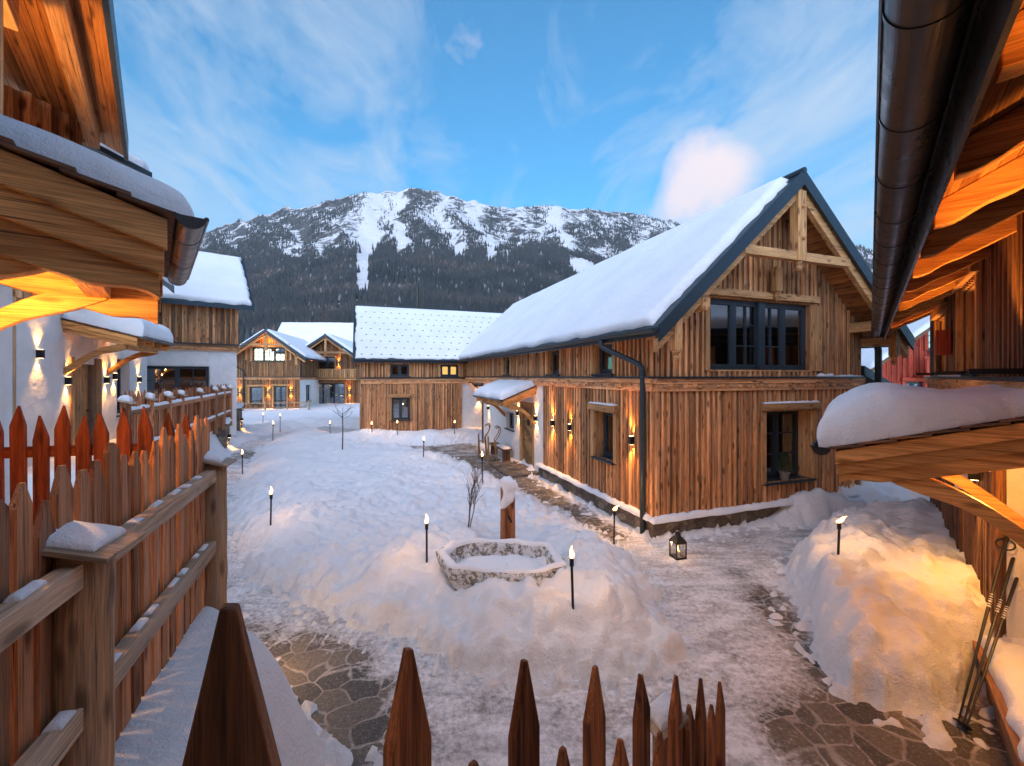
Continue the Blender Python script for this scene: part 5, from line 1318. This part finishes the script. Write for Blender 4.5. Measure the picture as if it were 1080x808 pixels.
# the stairs that fence guards
S = tag(empty('stairs', (OR.x, OR.y, 0), TR), 'stone stairs going down beside the right house below the camera', 'stairs')
for k in range(9):
    mb = MB(); mb.box(.2+k*.32, .2+(k+1)*.32, .05, 1.65, -.1, 1.5-(k+1)*.165); mb.build('step', M['stonewall'], S)
mb = MB(); mb.box(-2.5, .2, .05, 1.65, -.1, 1.5); mb.build('landing', M['stonewall'], S)

# ------------------------------------------------------------------ STONE WALLS by the path
def pier(px, py, w, dpt, h, rz, label):
    p = gp(px, py); o = tag(empty('stone_wall', (p.x, p.y, p.z-.15), rz), label, 'wall', 'low stone walls by the path')
    mb = MB(); mb.box(-w, 0, 0, dpt, 0, h); mb.build('masonry', M['stonewall'], o)
    mb = MB(); mb.box(-w-.04, .06, -.06, dpt+.06, h+.002, h+.06); mb.build('coping', M['stonewall'], o)
    mb = MB(); snow_pad(mb, (-w-.05, -.07, h+.062), X_, Y_, UP, w+.12, dpt+.14, .16, .14, int(px), 24, 24, lumps=.4); mb.build('snow', M['snow'], o, smooth=True)
    wall_lamp(o, (0.001, dpt*.5, h*.55), X_, 14, up=False, size=.10, h=.12)
    return o
pier(252, 458, 1.6, 1.6, 1.15, R(28), 'far low stone wall with snow on top at end of the left fence')
pier(238, 474, 1.2, 1.3, 1.05, R(28), 'nearer low stone wall with snow on top and lamp glow beside the path')

# ------------------------------------------------------------------ GARDEN TORCHES
def torch(px, pb, pt, label, wind=0.0, power=9, hmin=.45):
    p = gp(px, pb); h = max(hmin, (pb-pt)/447*p.y)
    t = tag(empty('garden_torch', (p.x, p.y, p.z-.25)), label, 'torch', 'garden torches stuck in the snow')
    lean = random.uniform(-.012, .012)
    mb = MB(); mb.tube([(lean*2, 0, 0), (0, 0, .25+h-.10)], .016, 8); mb.build('pole', M['iron'], t)
    mb = MB(); mb.lathe([(.016,0),(.026,.01),(.026,.10),(.020,.105)], (0,0,.25+h-.11), 12); mb.build('burner', M['iron'], t)
    f = MB(); n = 11; N = 10; Vv = []; 
    fl = .15
    for i in range(n):
        u = i/(n-1); r = .030*math.sin(math.pi*min(1, (u*.93+.07))**.62)*(1-u*.15)+.0005; 
        for k in range(N):
            a = 2*math.pi*k/N; Vv.append((wind*u*u*.12+.006*math.sin(u*7+px)+r*math.cos(a)*(1+abs(wind)*.5), r*math.sin(a)+.004*math.cos(u*6+px), .25+h-.01+u*fl*(1-abs(wind)*.35)))
    f.raw(Vv, [(i*N+k, i*N+(k+1) % N, (i+1)*N+(k+1) % N, (i+1)*N+k) for i in range(n-1) for k in range(N)]); f.build('flame', M['flame'], t, smooth=True)
    light('flame_light', 'POINT', (wind*.05, 0, .25+h+.07), power, (1,.50,.16), t, .035)
    return t
torch(603, 640, 588, 'burning garden torch in front of the stone trough, at its right')
torch(450, 592, 551, 'burning garden torch left of the stone trough')
torch(286, 552, 517, 'burning garden torch nearest the tall fence post, by the left edge of the snow mound')
torch(648, 574, 538, 'torch with wind bent flame by the corner downpipe', .8)
torch(885, 585, 551, 'torch with wind blown flame on the right snow heap', 1.0)
torch(447, 482, 464, 'garden torch at the bend of the side path in front of the dotted roof chalet', power=5)
torch(508.5, 508, 481, 'garden torch beside the bare bush near the sledges', power=5)
torch(255.5, 499, 478, 'tilted garden torch beside the far left path', power=5)
torch(288, 466, 447, 'distant torch nearest the viewer of the cluster before the far gable', power=5)
torch(295.5, 456, 439, 'distant torch right of the nearest one in the cluster before the far gable', power=5)
torch(277.5, 445, 437, 'leftmost tiny torch in front of the far gable chalet', power=5)
torch(348, 457, 446, 'distant torch just left of the thin bare tree', power=5)
torch(392, 459, 450, 'low wall light built as torch at the left corner of the dotted roof chalet', power=5)  # this and the next two: small wall lights, with torches added for them
torch(419, 458, 446, 'low wall light built as torch under the window of the dotted roof chalet', power=5)
torch(479.5, 458, 446, 'low wall light built as torch, right end of boarded wall of the dotted roof chalet', power=5)

# ------------------------------------------------------------------ STONE TROUGH
c = Vector((-.13, 6.18, 0)); zc_ = surf(c.x, c.y)
T = tag(empty('stone_trough', (c.x, c.y, zc_-.30), R(-2)), 'octagonal weathered stone water trough filled with snow', 'trough')
out = [(-1.0,.10),(-.70,-.44),(.0,-.55),(.52,-.54),(.90,-.26),(.76,.42),(.20,.60),(-.60,.58),(-.88,.38)]
def ringat(k, z, j=0): return [(x*k+j*random.uniform(-.03,.03), y*k+j*random.uniform(-.03,.03), z+j*random.uniform(-.015,.015)) for x, y in out]
def subdiv(r, m=4):
    o = []
    for i in range(len(r)):
        a = Vector(r[i]); b = Vector(r[(i+1) % len(r)])
        for k in range(m): o.append(a+(b-a)*k/m)
    return o
rings = [ringat(.80, -.1), ringat(.88, .12), ringat(.97, .34), ringat(1.0, .46), ringat(.99, .50), ringat(.86, .505), ringat(.83, .46), ringat(.78, .20), ringat(.60, .16)]
rs = [subdiv(r) for r in rings]; N = len(rs[0]); Vv = []
for r in rs:
    for q in r:
        e = (fbm(np.array([q.x*4+q.z*3]), np.array([q.y*4+q.z]), 4, 77)[0]-.5)*.16
        Vv.append(Vector((q.x*(1+e), q.y*(1+e), q.z+e*.25)))
mb = MB(); mb.raw(Vv, [(i*N+k, i*N+(k+1) % N, (i+1)*N+(k+1) % N, (i+1)*N+k) for i in range(len(rs)-1) for k in range(N)]+[tuple(range((len(rs)-1)*N, len(rs)*N))]); mb.build('basin', M['trough'], T, smooth=False)
def ring_sheet(mbx, ks, zs_, seed, close=True):
    V_ = []; rr_ = []
    for k, z in zip(ks, zs_):
        for q in subdiv([(x*k, y*k, z) for x, y in out], 8):
            e = (fbm(np.array([q.x*5]), np.array([q.y*5]), 3, seed)[0]-.5)
            V_.append(Vector((q.x, q.y, q.z+e*.08)))
    N_ = len(out)*8
    F_ = [(i*N_+k, i*N_+(k+1) % N_, (i+1)*N_+(k+1) % N_, (i+1)*N_+k) for i in range(len(ks)-1) for k in range(N_)]
    if close: F_.append(tuple(range((len(ks)-1)*N_, len(ks)*N_)))
    mbx.raw(V_, F_)
mb = MB(); ring_sheet(mb, [1.0,.985,.96,.92,.88,.86,.84], [.49,.515,.53,.535,.53,.515,.48], 5, False); mb.build('rim_snow', M['snow'], T, smooth=True)
mb = MB(); ring_sheet(mb, [.80,.74,.6,.4,.2,.05], [.20,.32,.36,.38,.37,.37], 9); mb.build('snow_fill', M['snow'], T, smooth=True)

# wooden water post behind the trough
p = Vector((-.075, 7.25, 0)); z = surf(p.x, p.y)
T = tag(empty('water_post', (p.x, p.y, z-.3), R(12)), 'short square wooden post with crust of snow on its head behind the trough', 'post')
mb = MB(); mb.hexa([(-.115,-.11,0),(.115,-.11,0),(.115,.11,0),(-.115,.11,0),(-.105,-.10,1.32),(.11,-.10,1.36),(.11,.10,1.34),(-.105,.10,1.30)], 2); mb.build('trunk', M['picket'], T, bevel=.012)
mb = MB(); snow_pad(mb, (-.13,-.13,1.32), X_, Y_, UP, .26, .25, .15, .12, 9, 24, 24, lumps=.7, rag=.05)
mb.build('snow', M['snow'], T, smooth=True)
mb = MB(); snow_pad(mb, (-.11,-.108,1.02), X_, UP, NY, .20, .36, .035, .08, 19, 20, 20, lumps=1.2, rag=.10)
mb.build('snow', M['snow'], T, smooth=True)
mb = MB(); mb.tube([(0,-.1,.82),(0,-.30,.80)], .018, 8); mb.build('spout', M['iron'], T)

# ------------------------------------------------------------------ BARE BUSH AND SAPLING
def twigs(mb, p, d, l, r, depth, rr, spread=.5, n=3):
    p = Vector(p); d = Vector(d).normalized(); pts = [p]; 
    for i in range(3):
        d = (d+Vector((rr.uniform(-1,1), rr.uniform(-1,1), rr.uniform(-.3,.6)))*.13).normalized(); pts.append(pts[-1]+d*l/3)
    mb.tube(pts, [r, r*.85, r*.7, r*.55], 5)
    if depth > 0:
        for k in range(n):
            q = pts[rr.choice((1, 2, 3))]; nd = (d+Vector((rr.uniform(-1,1), rr.uniform(-1,1), rr.uniform(-.2,.7)))*spread).normalized()
            twigs(mb, q, nd, l*rr.uniform(.5, .75), r*.55, depth-1, rr, spread, n)
p = gp(493, 556); rr = random.Random(4)
T = tag(empty('bare_bush', p), 'thin leafless bush leaning out of the snow left of the wooden post', 'bush')
mb = MB(); twigs(mb, (0,0,-.1), (.22,.1,1), .75, .016, 3, rr, .42, 4); twigs(mb, (.03,0,-.1), (.1,-.1,1), .6, .012, 3, rr, .42, 4); mb.build('branches', M['bark'], T)
p = gp(361, 474)
T = tag(empty('young_tree', p), 'slender leafless young tree standing alone in the snow', 'tree')
mb = MB(); mb.tube([(0,0,-.2),(.02,0,.7),(0,.02,1.35)], [.026,.022,.018], 8); mb.build('trunk', M['bark'], T)
mb = MB()
for k in range(9):
    a = k*2.4; twigs(mb, (0,.02,1.1+.03*k), (math.cos(a)*.8, math.sin(a)*.8, .55), .34, .007, 2, rr, .6, 3)
mb.build('crown', M['bark'], T)
# ------------------------------------------------------------------ LANTERN
p = gp(715, 588)
T = tag(empty('lantern', (p.x, p.y, p.z), R(15)), 'black metal candle lantern standing on the ice by the chalet corner', 'lantern')
s = .095; mb = MB()
mb.box(-s-.01, s+.01, -s-.01, s+.01, 0, .03); mb.box(-s-.01, s+.01, -s-.01, s+.01, .27, .29)
for a in (-1, 1):
    for b in (-1, 1): mb.box(a*s-.009, a*s+.009, b*s-.009, b*s+.009, .03, .27)
mb.build('cage', M['iron'], T)
mb = MB(); mb.lathe([(.155,.29),(.11,.34),(.05,.39),(.045,.43),(.06,.435),(.015,.46)], (0,0,0), 4); o = mb.build('roof', M['iron'], T); 
for v in o.data.vertices:
    x, y = v.co.x, v.co.y; v.co.x, v.co.y = (x-y)*.7071, (x+y)*.7071
mb = MB(); mb.tube([(.045*math.cos(a), 0, .47+.045*math.sin(a)) for a in [math.pi*2*k/14 for k in range(15)]], .005, 5); mb.build('ring', M['iron'], T)
mb = MB(); mb.box(-s, s, -s+.001, -s+.004, .03, .27); mb.box(-s, s, s-.004, s-.001, .03, .27); mb.box(-s+.001, -s+.004, -s+.01, s-.01, .03, .27); mb.box(s-.004, s-.001, -s+.01, s-.01, .03, .27); mb.build('glass', M['lanternglass'], T)
mb = MB(); mb.lathe([(.035,.03),(.037,.12),(.01,.122)], (0,0,0), 12); mb.build('candle', M['wax'], T)
mb = MB(); mb.lathe([(.002,.122),(.013,.14),(.010,.165),(.001,.195)], (0,0,0), 8); mb.build('flame', M['flame'], T)
light('candle_light', 'POINT', (0,0,.20), 1.1, (1,.5,.16), T, .02)

# ------------------------------------------------------------------ SLEDGES, BENCH, STAR at the chalet door
base = Matrix.Translation((2.81, 8.37, 0)) @ Matrix.Rotation(TH, 4, 'Z')
def wp(a, b, z=0): return base @ Vector((a, b, z))
def sledge(a, b, rz, label, lean):
    p = wp(a, b); z = surf(p.x, p.y); T = tag(empty('wooden_sledge', (p.x, p.y, z+.01), TH+rz), label, 'sledge', 'sledges beside the chalet door')
    for s in (-.17, .17):
        mb = MB(); pts = [(s, lean*0, 0), (s, .03, .35), (s, .06, .65)]+[(s, .06-.16*math.sin(t)-.0, .65+.17*(1-math.cos(t))+.18*math.sin(t)*.8) for t in (.4, .9, 1.4, 2.0, 2.6, 3.1)]
        mb.tube(pts, .016, 6); mb.build('runner', M['door'], T)
        mb = MB(); mb.tube([(s*.8, .24, .08), (s*.8, .26, .62)], .014, 6)
        for zz in (.15, .5): mb.tube([(s, .03, zz), (s*.8, .25, zz)], .012, 6)
        mb.build('strut', M['door'], T)
    mb = MB()
    for k in range(6): mb.box(-.15+k*.052, -.15+k*.052+.042, .25, .272, .02, .74)
    mb.build('seat', M['door'], T)
    T.scale = (1.25, 1.25, 1.25)
    return T
sledge(-.62, 8.3, R(80), 'wooden sledge stood on end with curved runners up, closest to the door', 0)
sledge(-.75, 9.2, R(70), 'wooden sledge stood on end, farther from the door', 0)
p = wp(-.30, 8.9); T = tag(empty('bench', (p.x, p.y, surf(p.x, p.y)), TH+R(90)), 'dark wooden bench against the white wall beside the sledges', 'bench')
mb = MB(); mb.box(-.9, .9, -.18, .18, .42, .47); mb.build('seat', M['slat_dark'], T)
for x in (-.75, .75):
    mb = MB(); mb.box(x-.04, x+.04, -.15, .15, 0, .42); mb.build('leg', M['slat_dark'], T)
mb = MB(); snow_pad(mb, (-.85,-.16,.472), X_, Y_, UP, .9, .3, .06, .08, 55, 24, 12, lumps=.8); mb.build('snow', M['snow'], T, smooth=True)
p = wp(-.3, 7.0); p = wp(.065, 6.8, 1.62); T = tag(empty('star_wreath', p, TH), 'dark star shaped ornament hanging on the chalet door', 'ornament')
mb = MB(); mb.prism([(r_*math.cos(a), r_*math.sin(a)) for a, r_ in [(math.pi/2+k*math.pi/5, .17 if k % 2 == 0 else .07) for k in range(10)]], (0,0,0), Y_, UP, NX, .03); mb.build('star', M['iron'], T)
# ------------------------------------------------------------------ POTTED EVERGREEN on the sill
p = wp(3.52, -.02, .862); T = tag(empty('potted_shrub', p, TH), 'small clipped evergreen in a clay pot on the lower window sill', 'potted plant')
mb = MB(); mb.lathe([(.075,0),(.105,.17),(.115,.17),(.115,.19),(.09,.19)], (0,0,0), 16); mb.build('pot', M['terracotta'], T)
mb = MB(); rr = random.Random(8)
for k in range(900):
    u = rr.random(); z_ = .19+u*.44; r_ = (.17*(1-u)**.8+.012)*math.sqrt(rr.random()); a = rr.random()*6.283
    q = Vector((r_*math.cos(a), r_*math.sin(a), z_)); d_ = Vector((math.cos(a)*.8+rr.uniform(-.4,.4), math.sin(a)*.8+rr.uniform(-.4,.4), rr.uniform(.1,1))).normalized(); e_ = d_.cross(Vector((rr.random(), rr.random(), rr.random()))).normalized()*.006
    mb.raw([q-e_, q+e_, q+d_*.05], [(0,1,2)])
mb.build('foliage', M['needles'], T)
mb = MB(); mb.tube([(0,0,.18),(0,0,.5)], .012, 6); mb.build('stem', M['bark'], T)

# ------------------------------------------------------------------ SKI POLES
bR = Matrix.Translation((OR.x, OR.y, 0)) @ Matrix.Rotation(TR, 4, 'Z')
def ski_pole(foot, head, label, straps=True):
    f = Vector(foot); h = Vector(head); d = (h-f).normalized(); T = tag(empty('ski_pole', f), label, 'ski pole', 'ski poles leaning beside the right door')
    Lp = (h-f).length; sd = d.cross(UP).normalized(); q = sd.cross(d)
    mb = MB(); mb.tube([d*.05, d*(Lp*.55), d*(Lp-.16)], [.008, .014, .016], 8); mb.build('shaft', M['rubber'], T)
    mb = MB(); mb.tube([d*0, d*.06], [.002, .005], 6); mb.tube([d*.055, d*.062, d*.075], [.036, .042, .014], 12); mb.build('basket', M['iron'], T)
    mb = MB(); mb.tube([d*(Lp-.17), d*(Lp-.15), d*(Lp-.08), d*(Lp-.02), d*Lp], [.014, .021, .018, .023, .016], 10); mb.build('grip', M['rubber'], T)
    mb = MB(); mb.tube([d*(Lp-.03)+sd*(.07*math.sin(a))+q*(.03*(1-math.cos(a)))-UP*(.07*(1-math.cos(a))) for a in [6.283*k/12 for k in range(13)]], .008, 6); mb.build('strap', M['rubber'], T)
    mb = MB()
    for k in range(6):
        x = Lp*.60+k*.026; mb.tube([d*x, d*(x+random.uniform(.006, .016))], .0150, 8)
    mb.build('printed_mark', M['white_mark'], T)
    return T
def pz(px, py, Y): return Vector(((px-540)/447*Y, Y, EYE-(py-397)/447*Y))
q = Vector((-2.86, 4.32, 0)); q.z = surf(q.x, q.y)
G = tag(empty('path_light', q), 'small dark path light at the foot of the snow bank behind the closest picket', 'path light')
mb = MB(); mb.tube([(0,0,-.1),(0,0,.16)], .02, 8); mb.build('stake', M['iron'], G)
mb = MB(); mb.lathe([(.05,.16),(.05,.19),(.012,.21)], (0,0,0), 14); mb.build('shade', M['iron'], G)
mb = MB(); mb.lathe([(.03,.145),(.03,.158)], (0,0,0), 12); mb.build('lens', M['bulb'], G)
light('lamp_light', 'POINT', (.06,0,.13), 9, (1,.55,.2), G, .03)
ft = [(1009, 762, 3.86), (1014, 768, 3.83), (1017, 771, 3.80)]
for k, (a, hd, lb) in enumerate(((ft[0], (1062, 566, 4.42), 'ski pole leaning farthest left of the three beside the right door'), (ft[1], (1073, 574, 4.46), 'middle one of three ski poles beside the right door'), (ft[2], (1081, 584, 4.50), 'ski pole leaning farthest right of the three, nearest the white wall'))):
    f = pz(*a); f.z = max(.0, surf(f.x, f.y)); ski_pole(f, pz(*hd), lb)
# ------------------------------------------------------------------ SKY, SUN, CAMERA
SUN_EL, SUN_AZ = 9.0, 188.0     # azimuth clockwise from +Y (behind the camera)
w = bpy.data.worlds.new('World'); scene.world = w; w.use_nodes = True
nt = w.node_tree; N = nt.nodes; Lk = nt.links
bg = N['Background']; out = N['World Output']
sky = N.new('ShaderNodeTexSky'); sky.sky_type = 'NISHITA'; sky.sun_disc = False; sky.sun_elevation = R(SUN_EL); sky.sun_rotation = R(SUN_AZ)
sky.altitude = 800; sky.air_density = 1.0; sky.dust_density = .4; sky.ozone_density = 2.0
tc = N.new('ShaderNodeTexCoord'); sep = N.new('ShaderNodeSeparateXYZ'); Lk.new(tc.outputs['Generated'], sep.inputs[0])
def m(op, a, b=None, clamp=False):
    n = N.new('ShaderNodeMath'); n.operation = op; n.use_clamp = clamp
    for i, x in enumerate((a, b)):
        if x is None: continue
        if isinstance(x, (int, float)): n.inputs[i].default_value = x
        else: Lk.new(x, n.inputs[i])
    return n.outputs[0]
def ramp(f, stops):
    r = N.new('ShaderNodeValToRGB'); e = r.color_ramp.elements
    while len(e) < len(stops): e.new(.5)
    for i, (p, c) in enumerate(stops): e[i].position = p; e[i].color = (c,c,c,1) if isinstance(c, (int,float)) else (*c,1)
    Lk.new(f, r.inputs[0]); return r.outputs[0]
def noise(v, s, d=6, r=.6, dist=0):
    n = N.new('ShaderNodeTexNoise'); n.inputs['Scale'].default_value = s; n.inputs['Detail'].default_value = d; n.inputs['Roughness'].default_value = r; n.inputs['Distortion'].default_value = dist
    Lk.new(v, n.inputs['Vector']); return n.outputs[0]
def mapv(v, sc, rot=(0,0,0), loc=(0,0,0)):
    n = N.new('ShaderNodeMapping'); n.inputs['Scale'].default_value = sc; n.inputs['Rotation'].default_value = rot; n.inputs['Location'].default_value = loc; Lk.new(v, n.inputs['Vector']); return n.outputs[0]
def mixc(f, a, b, mode='MIX'):
    n = N.new('ShaderNodeMix'); n.data_type = 'RGBA'; n.blend_type = mode
    for key, x in ((0, f), (6, a), (7, b)):
        if isinstance(x, (int, float)): n.inputs[key].default_value = x
        elif isinstance(x, tuple): n.inputs[key].default_value = (*x, 1)
        else: Lk.new(x, n.inputs[key])
    return n.outputs[2]
zz = m('ADD', m('MAXIMUM', sep.outputs[2], 0.0), .18)
cb = N.new('ShaderNodeCombineXYZ'); Lk.new(m('DIVIDE', sep.outputs[0], zz), cb.inputs[0]); Lk.new(m('DIVIDE', sep.outputs[1], zz), cb.inputs[1])
plane = cb.outputs[0]
wisp = noise(mapv(plane, (2.2, 1.1, 1), (0, 0, R(24))), 1.6, 9, .66, .7)
big = noise(mapv(plane, (.55, .55, 1), loc=(3.1, 1.2, 0)), 1.0, 3, .5)
def blob(dx, dz, r):   # soft region of the sky around a direction (x/y, z/y)
    v = Vector((dx, 1, dz)).normalized()
    d = N.new('ShaderNodeVectorMath'); d.operation = 'DOT_PRODUCT'; Lk.new(tc.outputs['Generated'], d.inputs[0]); d.inputs[1].default_value = v
    nn = N.new('ShaderNodeVectorMath'); nn.operation = 'NORMALIZE'; Lk.new(tc.outputs['Generated'], nn.inputs[0]); Lk.new(nn.outputs[0], d.inputs[0])
    return ramp(m('DIVIDE', m('SUBTRACT', 1.0, d.outputs['Value']), 1-math.cos(r)), [(0, 1.0), (1, 0.0)])
left = blob(-.75, .55, R(34)); rightb = blob(.85, .42, R(30))
horizon = ramp(sep.outputs[2], [(.12, 1.0), (.42, 0.0)])
cov = m('ADD', m('ADD', m('MULTIPLY', left, .15), m('MULTIPLY', rightb, .20)), m('MULTIPLY', horizon, .04))
cl = m('ADD', m('ADD', m('MULTIPLY', wisp, .75), m('MULTIPLY', big, .25)), cov)
cl = m('MULTIPLY', ramp(cl, [(.53, 0.0), (.84, 1.0)]), .8)
sepn = noise(mapv(tc.outputs['Generated'], (1, 1, 1.25)), 5.5, 7, .55, .2)
puffm = m('ADD', m('MULTIPLY', blob(.47, .43, R(8.0)), .92), m('MULTIPLY', m('SUBTRACT', sepn, .5), 1.9))
puff = ramp(puffm, [(.38, 0.0), (.85, 1.0)])
ahead = ramp(m('ADD', m('MULTIPLY', sep.outputs[1], .5), .5), [(.25, 0.0), (.62, 1.0)])
c = mixc(ahead, mixc(1.0, sky.outputs[0], (.72, .92, 1.16), 'MULTIPLY'), mixc(1.0, sky.outputs[0], (.21, .57, .70), 'MULTIPLY'))
c = mixc(cl, c, CLOUD)
c = mixc(m('MULTIPLY', puff, .85), c, PUFF)
Lk.new(c, bg.inputs['Color']); bg.inputs['Strength'].default_value = SKY
sl = bpy.data.lights.new('sun', 'SUN'); sl.energy = SUN; sl.angle = R(90); sl.color = (1, .90, .87)
so_ = bpy.data.objects.new('sun', sl); COL.objects.link(so_)
az, el = R(SUN_AZ), R(55)
v = Vector((math.sin(az)*math.cos(el), math.cos(az)*math.cos(el), math.sin(el)))
so_.rotation_euler = v.to_track_quat('Z', 'Y').to_euler()
if HAZE:
    hb = MB(); hb.box(-4300, 4300, -1600, 5200, -1.5, 1500); hz = hb.build('haze', plain('haze_air', (1, 1, 1)))
    hn = hz.data.materials[0].node_tree; hn.nodes.clear(); ho = hn.nodes.new('ShaderNodeOutputMaterial'); pv = hn.nodes.new('ShaderNodeVolumePrincipled')
    pv.inputs['Color'].default_value = (.80, .88, 1, 1); pv.inputs['Density'].default_value = HAZE; pv.inputs['Anisotropy'].default_value = .2
    hn.links.new(pv.outputs[0], ho.inputs['Volume']); tag(hz, 'thin bluish winter haze filling the valley air', 'haze', kind='stuff')
cam = bpy.data.cameras.new('camera'); cam.sensor_width = 36; cam.lens = 447/1080*36; cam.clip_start = .05; cam.clip_end = 12000
cam.shift_y = (397-404)/1080*1.0
co = bpy.data.objects.new('camera', cam); COL.objects.link(co); co.location = (0, 0, EYE); co.rotation_euler = (R(90), 0, 0); scene.camera = co
vs = scene.view_settings; vs.view_transform = 'Standard'; vs.look = 'None'; vs.gamma = 1; vs.use_curve_mapping = False; vs.exposure = EXPO
scene.cycles.max_bounces = 5; scene.cycles.diffuse_bounces = 2; scene.cycles.glossy_bounces = 2; scene.cycles.volume_bounces = 0; scene.cycles.transparent_max_bounces = 12
scene.cycles.sample_clamp_indirect = 6
